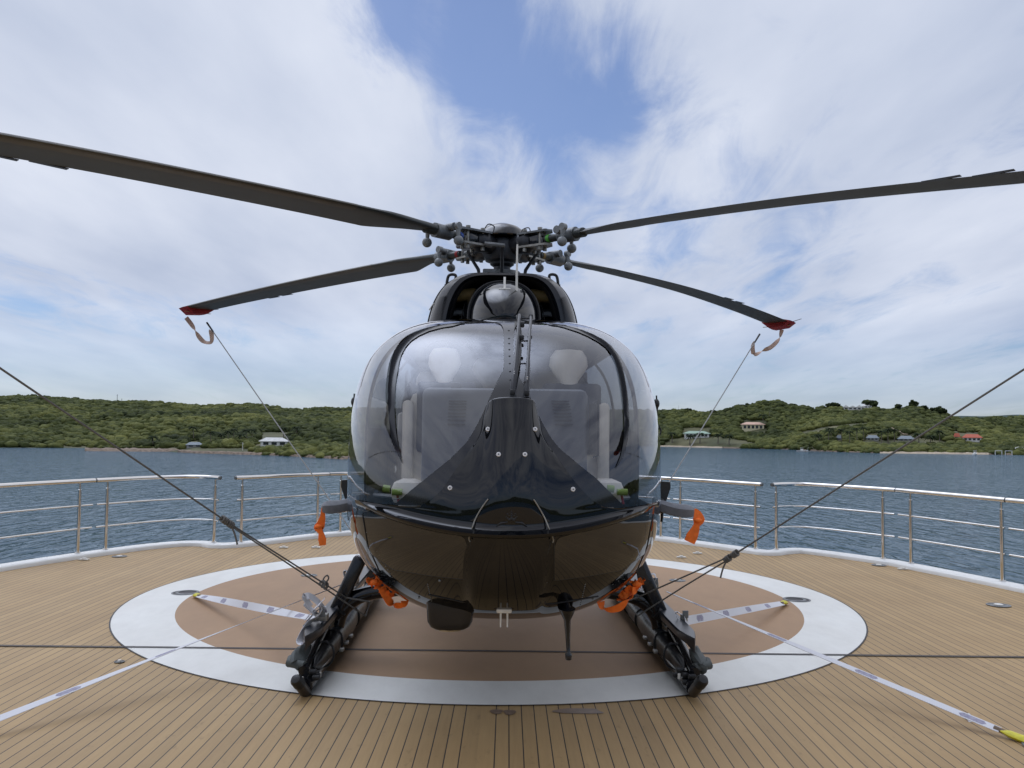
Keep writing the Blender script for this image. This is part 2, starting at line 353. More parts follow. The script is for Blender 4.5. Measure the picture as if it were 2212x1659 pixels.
def paint_mat(name, c, c2, rough):
    m, b = newmat(name); t = N('ShaderNodeTexCoord')
    mp = N('ShaderNodeMapping'); LK(t.outputs['Object'], mp.inputs[0]); mp.inputs['Scale'].default_value = (1.1, .5, 1)
    n = N('ShaderNodeTexNoise'); LK(mp.outputs[0], n.inputs['Vector']); n.inputs['Scale'].default_value = 2.2; n.inputs['Detail'].default_value = 8
    f = N('ShaderNodeTexNoise'); LK(t.outputs['Object'], f.inputs['Vector']); f.inputs['Scale'].default_value = 180; f.inputs['Detail'].default_value = 3
    r = N('ShaderNodeMapRange'); LK(n.outputs[0], r.inputs[0]); r.inputs[1].default_value = .35; r.inputs[2].default_value = .7
    mx = N('ShaderNodeMix', data_type='RGBA'); LK(r.outputs[0], mx.inputs[0]); mx.inputs[6].default_value = (*c, 1); mx.inputs[7].default_value = (*c2, 1)
    sm = N('ShaderNodeTexNoise'); mp3 = N('ShaderNodeMapping'); LK(t.outputs['Object'], mp3.inputs[0]); mp3.inputs['Scale'].default_value = (5, 2.2, 1); mp3.inputs['Rotation'].default_value = (0, 0, .6); LK(mp3.outputs[0], sm.inputs['Vector']); sm.inputs['Scale'].default_value = 1.5; sm.inputs['Detail'].default_value = 10; sm.inputs['Roughness'].default_value = .72
    sr = N('ShaderNodeMapRange'); LK(sm.outputs[0], sr.inputs[0]); sr.inputs[1].default_value = .42; sr.inputs[2].default_value = .72; sr.inputs[3].default_value = 1.01; sr.inputs[4].default_value = .93
    sc = N('ShaderNodeVectorMath', operation='SCALE'); LK(mx.outputs[2], sc.inputs[0]); LK(sr.outputs[0], sc.inputs['Scale'])
    LK(sc.outputs[0], b.inputs['Base Color']); setb(b, rough=rough)
    bu = N('ShaderNodeBump'); LK(f.outputs[0], bu.inputs['Height']); bu.inputs['Strength'].default_value = .25; bu.inputs['Distance'].default_value = .002; LK(bu.outputs[0], b.inputs['Normal'])
    return m
RINGM = paint_mat('ring_white', (.76, .76, .715), (.70, .69, .64), .55)
BROWNM = paint_mat('circle_brown', (.370, .222, .112), (.335, .200, .102), .6)
SEAM = mat('dark_caulk', (.03, .027, .028), .6)

def flat(name, poly, z, m, kind='structure'):
    b = MB(); b.v = [(x, y, z) for x, y in poly]; b.f = [tuple(range(len(poly)))[::-1]]
    o = b.build(name, m, smooth=False); tag(o, kind=kind); return o
inner = EDGE-INN*(-.13)
teakpoly = [(p[0], p[1]) for p in inner]
flat('deck', teakpoly, 0, TEAK)
# white toe rail with a rounded top, running round the deck
prof = [(.135, -.02), (.135, .035), (.115, .052), (.06, .058), (-.03, .060), (-.065, .050), (-.08, .02), (-.085, -.06), (-.10, -.9), (-.55, -6.5), (-1.5, -9.9)]
rows = [[EDGE[i]+INN[i]*a+np.array([0, 0, z]) for a, z in prof] for i in range(len(EDGE))]
b = MB().grid(np.array(rows)); o = b.build('yacht_hull', WHITEP, ang=50); tag(o, kind='structure')
a = np.linspace(0, 2*math.pi, 181)
RO, RI = 3.41, 2.91
b = MB().grid(np.array([[(CX+r*math.cos(t), CYr+r*math.sin(t), .004) for t in a] for r in (RI, RO)]), flip=False)
tag(b.build('landing_ring', RINGM, smooth=False), kind='structure')
b = MB().grid(np.array([[(CX+r*math.cos(t), CYr+r*math.sin(t), .004) for t in a] for r in (0.001, RI)]))
tag(b.build('landing_circle', BROWNM, smooth=False), kind='structure')
b = MB().grid(np.array([[(CX+r*math.cos(t), CYr+r*math.sin(t), .005) for t in a] for r in (RO, RO+.012)]))
b.grid(np.array([[(x, y, .0075) for x in (-6.3, 5.95)] for y in (6.545, 6.557)])); b.grid(np.array([[(x, y, .0075) for x in (-6.3, 5.95)] for y in (6.572, 6.586)]))
b.grid(np.array([[(x, y, .0062) for x in (-6.3, 5.95)] for y in (6.557, 6.572)]))
tag(b.build('deck_seam', SEAM, smooth=False), kind='structure')

# flush deck fittings
def pad(p, r, label, lit=True):
    e = empty('tie_down_socket', (p[0], p[1], 0)); tag(e, label, 'deck socket', 'steel sockets let into the deck')
    b = MB().lathe([(r, .0045), (r, .009), (r*.86, .009), (r*.84, .006)], n=32); b.build('rim', HUBM, e)
    b = MB().lathe([(r*.84, .0055), (.0005, .0055)], n=32); b.build('plate', FRAMEB if not lit else HUBM, e)
    b = MB().lathe([(r*.38, .0056), (r*.38, .014), (r*.3, .018), (.001, .018)], n=20); b.build('cap', CREAMW if lit else STEEL, e)
for p, r, lab in [((-2.19, 9.84), .09, 'round steel socket in the brown circle left of the helicopter'), ((1.9, 9.79), .09, 'round steel socket in the brown circle right of the helicopter'),
               ((4.78, 8.57), .11, 'round steel socket in the teak at the far right of the deck'), ((4.70, 11.12), .09, 'round steel socket in the teak near the right rail beside a small white light'),
               ((-4.86, 11.12), .09, 'round steel socket in the teak near the left rail beside a small white light'), (tuple(G(258, 1431)[:2]), .035, 'small steel socket in the teak beside the left white strap')]:
    pad(p, r, lab)
for p, lab in [((4.86, 10.8), 'small white deck light in front of the right rail'), ((-5.15, 10.8), 'small white deck light in front of the left rail'), ((2.6, 12.0), 'small white deck light behind the ring on the right'),
               ((-2.62, 12.15), 'small white deck light behind the ring on the left'), ((2.3, 11.6), 'pale deck fitting just outside the ring on the right'), ((-3.05, 12.1), 'pale deck fitting beside the left rail corner')]:
    b = MB().box((0, 0, .010), (.12, .06, .016), bev=.006).lathe([(.03, .018), (.025, .030), (.001, .032)], n=14)
    o = b.build('deck_light', CREAMW, loc=(p[0], p[1], 0)); tag(o, lab, 'deck light', 'small lights set in the deck')

# ---------------------------------------------------------------- railings
seglen = np.r_[0, np.cumsum(np.linalg.norm(np.diff(EDGE, axis=0), axis=1))]
def sat(pt):   # arc position of the edge point nearest to pt
    return seglen[np.argmin(np.linalg.norm(EDGE[:, :2]-np.array(pt), axis=1))]
def eat(s, z=0): return np.array([np.interp(s, seglen, EDGE[:, 0]), np.interp(s, seglen, EDGE[:, 1]), z])
def panel(s0, s1, posts, label):
    base = eat((s0+s1)/2); e = empty('railing_panel', base); tag(e, label, 'railing', 'steel railing panels round the deck')
    ss = np.linspace(s0, s1, 26)
    def run(a, b_, z, r, name):
        pts = [eat(s, z)-base for s in np.linspace(a, b_, 26)]
        MB().tube(pts, r, 12).build(name, STEEL, e)
    hr = MB().tube([eat(s, .945)-base for s in ss], .029, 14)
    hr.build('handrail', STEEL, e)
    for s in (s0-.006, s1+.006):
        d = (eat(s+.01)-eat(s-.01)); d /= np.linalg.norm(d); MB().lathe([(.001, -.012), (.024, -.012), (.024, .012), (.001, .012)], eat(s, .945)-base, d, 12).build('end_cap', HUBM, e)
    run(s0+.02, s1-.02, .64, .011, 'mid_rail'); run(s0+.02, s1-.02, .355, .011, 'mid_rail')
    for p in posts:
        q = eat(p)-base
        MB().lathe([(.001, .058), (.036, .058), (.036, .068), (.022, .072), (.022, .84), (.0145, .845), (.0145, .92)], q, n=14).build('post', STEEL, e)
sL = [sat(p) for p in [(-5.32, 11.02), (-5.15, 11.38), (-4.02, 12.2), (-3.70, 12.25), (-2.87, 13.36), (-2.58, 13.66)]]
sR = [sat(p) for p in [(2.60, 13.25), (3.42, 12.16), (3.72, 12.12), (4.85, 11.33), (5.02, 10.94), (5.45, 9.67)]]
jl = (sL[0]+sL[1])/2+.02
panel(jl-2.6, jl-.01, [jl-2.35, sL[0]], 'curved steel railing panel cut off by the left picture edge')
panel(jl-6.0, jl-2.62, [jl-5.7, jl-2.9], 'steel railing panel forward of the left picture edge')
panel(jl+.01, sL[2]+.10, [sL[1], sL[2]], 'curved steel railing panel left of the gap on the left side')
j2 = (sL[4]+sL[5])/2
panel(sL[3]-.10, j2-.01, [sL[3], sL[4]], 'steel railing panel right of the gap on the left side')
j3 = sR[0]-.16
panel(j2+.01, (j2+j3)/2-.01, [sL[5], (j2+j3)/2-.2], 'steel railing panel behind the helicopter on the left')
panel((j2+j3)/2+.01, j3-.01, [(j2+j3)/2+.2, j3-.2], 'steel railing panel behind the helicopter on the right')
panel(j3+.01, sR[1]+.10, [sR[0], sR[1]], 'steel railing panel left of the gap on the right side')
j4 = (sR[3]+sR[4])/2-.02
panel(sR[2]-.10, j4-.01, [sR[2], sR[3]], 'curved steel railing panel right of the gap on the right side')
panel(j4+.01, sR[5]+.06, [sR[4], sR[5]], 'steel railing panel with two posts near the right picture edge')
panel(sR[5]+.08, sR[5]+3.0, [sR[5]+.32, sR[5]+2.7], 'steel railing panel cut off by the right picture edge')

# ---------------------------------------------------------------- sea
SEA = -9.5
def water_mat():
    m, b = newmat('sea_water'); t = N('ShaderNodeTexCoord')
    mp = N('ShaderNodeMapping'); LK(t.outputs['Object'], mp.inputs[0]); mp.inputs['Scale'].default_value = (1.0, .30, 1); mp.inputs['Rotation'].default_value = (0, 0, R(8))
    n = N('ShaderNodeTexNoise'); LK(mp.outputs[0], n.inputs['Vector']); n.inputs['Scale'].default_value = .75; n.inputs['Detail'].default_value = 3; n.inputs['Roughness'].default_value = .5; n.inputs['Distortion'].default_value = .5
    n2 = N('ShaderNodeTexNoise'); LK(mp.outputs[0], n2.inputs['Vector']); n2.inputs['Scale'].default_value = .13; n2.inputs['Detail'].default_value = 4
    bu = N('ShaderNodeBump'); LK(mth('ADD', n.outputs[0], mth('MULTIPLY', n2.outputs[0], .8)), bu.inputs['Height']); bu.inputs['Strength'].default_value = 1.0; bu.inputs['Distance'].default_value = .62
    nt.nodes.remove(b)
    df = N('ShaderNodeBsdfDiffuse'); df.inputs[0].default_value = (.050, .090, .126, 1); LK(bu.outputs[0], df.inputs['Normal'])
    gs = N('ShaderNodeBsdfGlossy'); gs.inputs['Roughness'].default_value = .07; gs.inputs[0].default_value = (.84, .93, 1, 1); LK(bu.outputs[0], gs.inputs['Normal'])
    fr = N('ShaderNodeFresnel'); fr.inputs[0].default_value = 1.33; LK(bu.outputs[0], fr.inputs['Normal'])
    ms = N('ShaderNodeMixShader'); LK(mth('MULTIPLY', fr.outputs[0], .50), ms.inputs[0]); LK(df.outputs[0], ms.inputs[1]); LK(gs.outputs[0], ms.inputs[2]); LK(ms.outputs[0], nt.nodes['Material Output'].inputs[0]); return m
b = MB().grid(np.array([[(x, y, SEA) for x in np.linspace(-4000, 4000, 9)] for y in np.linspace(-4000, 4000, 9)]), flip=True)
tag(b.build('water', water_mat(), smooth=False), kind='structure')

# ---------------------------------------------------------------- hills
def az_of(px, py=928): d = ray(px, py); return math.atan2(d[0], d[1])
def elev(px, py): d = ray(px, py); return d[2]/math.hypot(d[0], d[1])
sky_l = [(-700, 868), (-300, 862), (0, 855), (87, 855), (194, 864), (257, 866), (333, 867), (399, 873), (444, 876), (503, 872), (569, 872), (607, 880), (649, 884), (694, 880), (757, 881), (950, 884), (1150, 888), (1300, 886), (1426, 886), (1480, 885), (1522, 891), (1551, 888), (1586, 878), (1614, 874), (1639, 868), (1682, 865), (1710, 874), (1757, 880), (1785, 878), (1803, 874), (1820, 877), (1845, 875), (1874, 872), (1899, 882), (1938, 883), (1970, 876), (2001, 885), (2027, 885), (2048, 895), (2066, 902), (2119, 902), (2212, 899), (2600, 905), (3100, 900)]
shore = [(-700, 963), (0, 967), (180, 967.5), (260, 970), (420, 979), (600, 984), (740, 992), (800, 990), (900, 975), (1100, 965), (1300, 963), (1426, 964.5), (1580, 968.5), (1700, 971), (1800, 976), (1900, 979), (2050, 981), (2212, 983), (2600, 988), (3100, 990)]
azs = np.array([az_of(x) for x, y in sky_l]); els = np.array([elev(x, y+5) for x, y in sky_l])
azh = np.array([az_of(x) for x, y in shore]); rsh = np.array([(CAM_H-SEA)/-elev(x, y) for x, y in shore])
def fullaz(a):   # extend round the bay behind the camera
    return (a+math.pi) % (2*math.pi)-math.pi
def shore_r(a):
    a = np.asarray(fullaz(np.asarray(a))); lo, hi = azh[0], azh[-1]
    inside = np.interp(a, azh, rsh); w = np.clip((np.abs(a)-.95)/.4, 0, 1)
    return inside*(1-w)+430*w
def ridge_r(a):
    a = np.asarray(fullaz(np.asarray(a)))
    return np.interp(a, [-1.2, -.55, -.3, -.1, .18, .33, .5, .6, 1.2], [900, 900, 820, 800, 900, 860, 900, 1150, 1000])
def ridge_el(a):
    a = np.asarray(fullaz(np.asarray(a))); e = np.interp(a, azs, els); w = np.clip((np.abs(a)-.85)/.4, 0, 1)
    return e*(1-w)+(.030+.018*np.sin(a*5)+.008*np.sin(a*13))*w
# smooth value noise
_g = rng.random((64, 64))
def vnoise(x, y):
    xi = np.floor(x).astype(int); yi = np.floor(y).astype(int); fx = x-xi; fy = y-yi; fx = fx*fx*(3-2*fx); fy = fy*fy*(3-2*fy)
    g = lambda i, j: _g[i % 64, j % 64]
    return (g(xi, yi)*(1-fx)+g(xi+1, yi)*fx)*(1-fy)+(g(xi, yi+1)*(1-fx)+g(xi+1, yi+1)*fx)*fy
def tz(a, r):
    r0 = shore_r(a); r1 = ridge_r(a); zr = CAM_H+ridge_el(a)*r1
    s = (r-r0)/(r1-r0); x, y = r*np.sin(a), r*np.cos(a)
    sc = np.clip(s, 0, 1)
    prof_ = .12*np.minimum(sc*9, 1)*sc + .88*sc**1.35 + .05*np.minimum(sc*14, 1)
    prof_ = prof_/1.05
    z = SEA+(zr-SEA)*prof_
    und = (vnoise(x/70, y/70)-.5)*9+(vnoise(x/28, y/28)-.5)*3
    z = z+und*np.clip(sc*3, 0, 1)*np.clip((1-sc)*3, 0, 1)
    z = np.where(s > 1, zr-(r-r1)*.05, z)
    return np.where(s < 0, SEA-1.5+np.clip(1+s*8, 0, 1)*1.4, z+.15)
def terr(a, r): return np.array([r*math.sin(a), r*math.cos(a), float(tz(np.array(a), np.array(r)))])
def ground_at(px, py):
    d = ray(px, py); a = math.atan2(d[0], d[1]); h = math.hypot(d[0], d[1]); r0 = float(shore_r(a)); r1 = float(ridge_r(a))
    for r in np.arange(r0-5, r1+40, 1.5):
        if CAM_H+d[2]/h*r <= float(tz(np.array(a), np.array(r))): return terr(a, r)
    return terr(a, r1)
def ground_mat():
    m, b = newmat('hill_ground'); t = N('ShaderNodeTexCoord'); n = N('ShaderNodeTexNoise'); LK(t.outputs['Object'], n.inputs['Vector']); n.inputs['Scale'].default_value = .03; n.inputs['Detail'].default_value = 10
    cr = N('ShaderNodeValToRGB'); LK(n.outputs[0], cr.inputs[0])
    e = cr.color_ramp.elements; e[0].position = .35; e[0].color = (.045, .055, .020, 1); e[1].position = .7; e[1].color = (.15, .14, .07, 1)
    LK(cr.outputs[0], b.inputs['Base Color']); setb(b, rough=.9); return m
GM = ground_mat()
aa = np.concatenate([np.linspace(-math.pi, -.75, 60, endpoint=False), np.linspace(-.75, .75, 520, endpoint=False), np.linspace(.75, math.pi, 60)])
ts = np.concatenate([np.linspace(-.06, .06, 10, endpoint=False), np.linspace(.06, 1.0, 70), np.linspace(1.05, 1.6, 8)])
A_, T_ = np.meshgrid(aa, ts, indexing='ij'); R0 = shore_r(A_); R1 = ridge_r(A_); RR = R0+(R1-R0)*T_
ZZ = tz(A_, RR); g = np.stack([RR*np.sin(A_), RR*np.cos(A_), ZZ], 2)
tag(MB().grid(g, flip=True).build('hills', GM), kind='structure')

# clearings (no scrub) as the hillside shows them: lawns, beach, road
clear = [[(1440, 948), (1560, 942), (1640, 957), (1600, 970), (1430, 967)],
         [(1855, 953), (1990, 945), (2070, 955), (2060, 962), (1860, 964)],
         [(1915, 927), (1925, 925), (1966, 942), (1950, 943)],
         [(1720, 935), (1790, 920), (1880, 912), (1900, 917), (1800, 930), (1740, 944)],
         [(400, 968), (520, 968), (560, 980), (400, 978)]]
def inpoly(x, y, poly):
    c = np.zeros(x.shape, bool); n = len(poly); j = n-1
    for i in range(n):
        xi, yi = poly[i]; xj, yj = poly[j]
        c ^= ((yi > y) != (yj > y)) & (x < (xj-xi)*(y-yi)/(yj-yi+1e-9)+xi); j = i
    return c
def Qv(p):
    c = (p-CP) @ M.T; return 1106-c[:, 0]/c[:, 2]*F_PX, 829.5+c[:, 1]/c[:, 2]*F_PX

houses_px = [(557, 628, 936, 972), (1470, 1540, 925, 952), (1596, 1660, 908, 938), (1815, 1866, 870, 892), (1860, 1888, 868, 886), (1868, 1902, 938, 956), (1936, 1976, 940, 958), (1802, 1822, 938, 955), (2056, 2076, 933, 952), (2078, 2122, 936, 960), (400, 440, 955, 972)]
# scrub: thousands of low crowns over the slopes, one mass
ico_t = (1+5**.5)/2
def ico(sub):
    v = np.array([(-1, ico_t, 0), (1, ico_t, 0), (-1, -ico_t, 0), (1, -ico_t, 0), (0, -1, ico_t), (0, 1, ico_t), (0, -1, -ico_t), (0, 1, -ico_t), (ico_t, 0, -1), (ico_t, 0, 1), (-ico_t, 0, -1), (-ico_t, 0, 1)], float)
    f = [(0,11,5),(0,5,1),(0,1,7),(0,7,10),(0,10,11),(1,5,9),(5,11,4),(11,10,2),(10,7,6),(7,1,8),(3,9,4),(3,4,2),(3,2,6),(3,6,8),(3,8,9),(4,9,5),(2,4,11),(6,2,10),(8,6,7),(9,8,1)]
    v /= np.linalg.norm(v[0]); v = list(v)
    for _ in range(sub):
        mid = {}; nf = []
        def md(a, b):
            k = (min(a, b), max(a, b))
            if k not in mid: p = v[a]+v[b]; v.append(p/np.linalg.norm(p)); mid[k] = len(v)-1
            return mid[k]
        for a, b, c in f:
            x, y, z = md(a, b), md(b, c), md(c, a); nf += [(a, x, z), (b, y, x), (c, z, y), (x, y, z)]
        f = nf
    return np.array(v), np.array(f)
def foliage_mat(name, dark, mid, light, sc=.9):
    m, b = newmat(name); t = N('ShaderNodeTexCoord'); at = N('ShaderNodeAttribute', attribute_name='tone')
    n = N('ShaderNodeTexNoise'); LK(t.outputs['Object'], n.inputs['Vector']); n.inputs['Scale'].default_value = sc; n.inputs['Detail'].default_value = 5; n.inputs['Roughness'].default_value = .7
    s = mth('ADD', mth('MULTIPLY', n.outputs[0], .55), mth('MULTIPLY', at.outputs['Fac'], .62))
    cr = N('ShaderNodeValToRGB'); LK(s, cr.inputs[0]); e = cr.color_ramp.elements
    e[0].position = .28; e[0].color = (*dark, 1); e[1].position = .92; e[1].color = (*light, 1); k = e.new(.58); k.color = (*mid, 1)
    LK(cr.outputs[0], b.inputs['Base Color']); setb(b, rough=.85, spec=.15)
    bu = N('ShaderNodeBump'); n2 = N('ShaderNodeTexNoise'); LK(t.outputs['Object'], n2.inputs['Vector']); n2.inputs['Scale'].default_value = sc*3; n2.inputs['Detail'].default_value = 3
    LK(n2.outputs[0], bu.inputs['Height']); bu.inputs['Strength'].default_value = .9; bu.inputs['Distance'].default_value = .8; LK(bu.outputs[0], b.inputs['Normal'])
    return m
SCRUB = foliage_mat('scrub_foliage', (.026, .037, .014), (.088, .104, .032), (.200, .205, .060))
def cloud_of_crowns(name, pos, rad, tone, m, flat_=.62, sub=1, parent=None):
    v, f = ico(sub); nv, nf = len(v), len(f); n = len(pos)
    jit = 1+(rng.random((n, nv))-.5)*.55
    rot = rng.random(n)*6.28; c, s = np.cos(rot)[:, None], np.sin(rot)[:, None]
    vx = v[None, :, 0]*jit; vy = v[None, :, 1]*jit; vz = v[None, :, 2]*jit
    el = .75+rng.random(n)[:, None]*.5
    X = (vx*c-vy*s)*rad[:, None]*el; Y = (vx*s+vy*c)*rad[:, None]/el; Z = vz*rad[:, None]*flat_*(.75+.5*rng.random(n)[:, None])
    V = np.stack([X+pos[:, 0:1], Y+pos[:, 1:2], Z+pos[:, 2:3]], 2).reshape(-1, 3).astype(np.float32)
    Fc = (f[None]+np.arange(n)[:, None, None]*nv).reshape(-1).astype(np.int32)
    me = bpy.data.meshes.new(name); me.vertices.add(len(V)); me.vertices.foreach_set('co', V.ravel())
    me.loops.add(len(Fc)); me.loops.foreach_set('vertex_index', Fc); me.polygons.add(n*nf)
    me.polygons.foreach_set('loop_start', np.arange(0, len(Fc), 3, dtype=np.int32)); me.polygons.foreach_set('loop_total', np.full(n*nf, 3, np.int32))
    me.update(calc_edges=True); me.validate()
    at = me.attributes.new('tone', 'FLOAT', 'POINT'); at.data.foreach_set('value', np.repeat(tone, nv).astype(np.float32))
    me.materials.append(m); me.shade_smooth()
    o = bpy.data.objects.new(name, me); COL.objects.link(o)
    if parent: o.parent = parent
    return o
n = 42000
u = rng.random(n)*1.5-.75; tt = rng.random(n)**.85*1.04-.004
r_ = shore_r(u)+(ridge_r(u)-shore_r(u))*tt; z_ = tz(u, r_)
pos = np.stack([r_*np.sin(u), r_*np.cos(u), z_], 1)
px_, py_ = Qv(pos); keep = np.ones(n, bool)
for c_ in clear: keep &= ~inpoly(px_, py_, c_)
for x0, x1, y0, y1 in houses_px: keep &= ~((px_ > x0) & (px_ < x1) & (py_ > y0-2) & (py_ < y1+1))
keep &= ~((px_ > 1900) & (px_ < 2140) & (tt < .02)); keep &= ~((px_ > 250) & (px_ < 560) & (tt < .03)); keep &= ~((px_ > 1426) & (px_ < 1600) & (tt < .03))
pos = pos[keep]; r_ = r_[keep]; tt = tt[keep]
rad = (1.1+2.3*rng.random(len(pos))**1.7)*(.75+r_/1500); rad *= np.where(tt > .97, .8, 1)
patch = vnoise(pos[:, 0]/45, pos[:, 1]/45)
tone = np.clip(.5+.62*(patch-.5)+.5*(rng.random(len(pos))-.5), 0, 1)
o = cloud_of_crowns('scrub', pos+np.array([0, 0, 1])*rad[:, None]*.25, rad, tone, SCRUB); tag(o, 'dense green scrub and low trees covering the hillsides across the bay', 'scrub', kind='stuff')
# behind the camera: coarser woodland that the canopy mirrors
n = 5000; u = np.where(rng.random(n) < .5, -1, 1)*(.75+rng.random(n)*2.39); tt = rng.random(n)
r_ = shore_r(u)+(ridge_r(u)-shore_r(u))*tt; pos = np.stack([r_*np.sin(u), r_*np.cos(u), tz(u, r_)], 1); rad = 5+5*rng.random(n)
o = cloud_of_crowns('woodland', pos, rad, .3+.4*rng.random(n), SCRUB); tag(o, 'green woodland round the rest of the bay behind the yacht', 'woodland', kind='stuff')
# distant blue hill strip
b = MB(); row0 = []; row1 = []
for a_ in np.linspace(az_of(1930), az_of(2500), 40):
    r_d = 3300; row0.append((r_d*math.sin(a_), r_d*math.cos(a_), SEA)); h = CAM_H+r_d*elev(2100, 899)+8*math.sin(a_*40)+4*math.sin(a_*97)
    row1.append((r_d*1.05*math.sin(a_), r_d*1.05*math.cos(a_), h))
b.grid(np.array([row0, row1, [(x*1.1, y*1.1, SEA) for x, y, z in row1]]), flip=True)
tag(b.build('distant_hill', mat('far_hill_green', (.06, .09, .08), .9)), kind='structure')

# rocks and beaches along the waterline
ROCK = mat('shore_rock', (.20, .15, .11), .9, noise=.4, nscale=.8); SAND = mat('pale_sand', (.46, .38, .28), .9, noise=.15, nscale=.4)
def shoreband(name, p0, p1, m, width, h, step=1.2):
    a0, a1 = az_of(p0), az_of(p1); k = max(4, int((a1-a0)*500/step)); rows = []
    for a_ in np.linspace(a0, a1, k):
        r0 = float(shore_r(a_)); row = []
        for q, zq in ((-.6, -.4), (-.2, h*.8), (.3, h), (1, h*1.1), (1.25, -.3)):
            j = .5*(random.random()-.5)
            r = r0+q*width+j; row.append((r*math.sin(a_), r*math.cos(a_), SEA+zq+.35*random.random()*(1 if zq > 0 else 0)))
        rows.append(row)
    o = MB().grid(np.array(rows), flip=True).build(name, m, smooth=False); tag(o, kind='structure'); return o
shoreband('beach', 1426, 1560, SAND, 5, .9); shoreband('shore_rocks', 1560, 1900, ROCK, 3, .6); shoreband('beach', 1900, 2135, SAND, 7, 1.0)
shoreband('shore_rocks', 2135, 2400, ROCK, 4, .8); shoreband('shore_rocks', 385, 800, ROCK, 5, .8); 
# low rocky spit on the left
b = MB(); rows = []
for i, s in enumerate(np.linspace(0, 1, 40)):
    px = 185+s*250; a_ = az_of(px); r = (CAM_H-SEA)/-elev(px, 974+s*2); wv = 1.5+4*math.sin(math.pi*min(1, s+.1))
    rows.append([(rr*math.sin(a_), rr*math.cos(a_), SEA+z+.5*random.random()) for rr, z in ((r-wv-1, -.6), (r-wv*.6, .5), (r, .9), (r+wv+6, 1.0), (r+wv+8, -.7))])
tag(MB().grid(np.array(rows), flip=True).build('spit', ROCK, smooth=False), kind='structure')
pos = []; 
for i in range(60):
    px = 215+random.random()*120; a_ = az_of(px); r = (CAM_H-SEA)/-elev(px, 972)+random.random()*9; pos.append((r*math.sin(a_), r*math.cos(a_), SEA+1.2))
pos = np.array(pos); o = cloud_of_crowns('spit_bushes', pos, .7+1.1*rng.random(len(pos)), .3+.5*rng.random(len(pos)), SCRUB); tag(o, 'low green bushes growing on the rocky spit at the left', 'bushes', kind='stuff')

# dirt track up the hill
DIRT = mat('dirt_track', (.42, .33, .24), .9, noise=.2, nscale=.3)
pts = [ground_at(x, y) for x, y in [(1912, 921), (1922, 925), (1935, 930), (1946, 935), (1957, 941)]]
d = ribbon([p+np.array([0, 0, .8]) for p in catmull(pts, 6)], 3.2, (1, .1, 0), .6); tag(d.build('dirt_path', DIRT), kind='structure')

# ---------------------------------------------------------------- palms
FROND = foliage_mat('palm_fronds', (.020, .032, .012), (.045, .065, .022), (.10, .12, .04), .5)
TRUNK = mat('palm_trunk', (.17, .145, .12), .9, noise=.2, nscale=2)
def make_palm(h, label, cat='palm', lean=.06, nf=15, fl=2.6):
    e = empty('palm_tree'); tag(e, label, cat, 'palms along the far shore')
    tr = [(lean*h*(t**2), .02*h*t, h*t) for t in np.linspace(0, 1, 8)]
    MB().tube(tr, [.24, .15, .13], 7).build('trunk', TRUNK, e)
    top = np.array(tr[-1]); b = MB()
    for k in range(nf):
        a_ = k*2.4+random.random()*.4; upa = .9*(1-k/nf)-.15+random.random()*.2; ll = fl*(.8+.3*random.random())
        rows = []
        for t in np.linspace(0, 1, 7):
            rad_ = ll*t*math.cos(upa*(1-t*.6)); zz_ = ll*t*math.sin(upa)-ll*.75*t*t
            w_ = .34*math.sin(math.pi*min(1, t*.93+.07))**.6*(1-.2*t); c = top+np.array([math.cos(a_)*rad_, math.sin(a_)*rad_, zz_]); side = np.array([-math.sin(a_), math.cos(a_), 0])
            rows.append([c-side*w_-np.array([0, 0, w_*.75]), c, c+side*w_-np.array([0, 0, w_*.75])])
        b.grid(np.array(rows))
    o = b.build('crown', FROND, e); return e
palms = [(330, 965, 0, 'small yellow-green palm alone on the left shore by the spit'), (418, 952, 1, 'palm standing just behind the grey gazebo on the left'), (455, 962, 1, 'leftmost palm of the left grove'), (476, 960, 0, 'second palm of the left grove'), (492, 961, 1, 'palm left of the white lamp post in the left grove'),
         (505, 957, 1, 'palm directly behind the white lamp post'), (520, 960, 0, 'palm between the lamp post and the white villa, shorter one'), (533, 958, 1, 'tallest palm left of the white villa'), (545, 957, 1, 'palm closest to the left wall of the white villa'), (640, 944, 0, 'palm on the slope right of the white villa, largest crown there'), (612, 946, 0, 'palm behind the roof of the white villa'),
         (1452, 957, 0, 'palm left of the green-roofed house'), (1490, 962, 0, 'palm in front of the green-roofed house'), (1512, 958, 0, 'palm under the right end of the green-roofed house'), (1551, 960, 0, 'palm on the dry lawn right of the green-roofed house'), (1575, 962, 0, 'right palm on the dry lawn by the beach'),
         (1818, 958, 1, 'leftmost palm with a pale trunk between the grey roofs'), (1836, 962, 1, 'palm with a bare pale trunk left of the middle grey roof'), (1852, 962, 2, 'tall palm beside the left corner of the middle grey roof'), (1866, 960, 2, 'tall palm with white trunk in front of the middle grey roof'), (1905, 962, 1, 'palm right of the middle grey roof'), (1918, 958, 1, 'palm between the two right grey roofs'), (1932, 958, 1, 'palm at the left of the right grey roof'),
         (1790, 960, 1, 'palm above the jetty with the white boat'), (1770, 962, 0, 'palm right behind the moored white boat'), (1985, 960, 0, 'palm on the lawn right of the grey roofs'), (2010, 965, 0, 'low palm near the sandy shore at the right'), (2030, 962, 1, 'palm under the rope at the right end of the lawn'), (1649, 926, 1, 'palm at the right end of the peach-roofed house'), (1796, 955, 1, 'short palm at the left of the small blue-grey roof')]
protos = {}
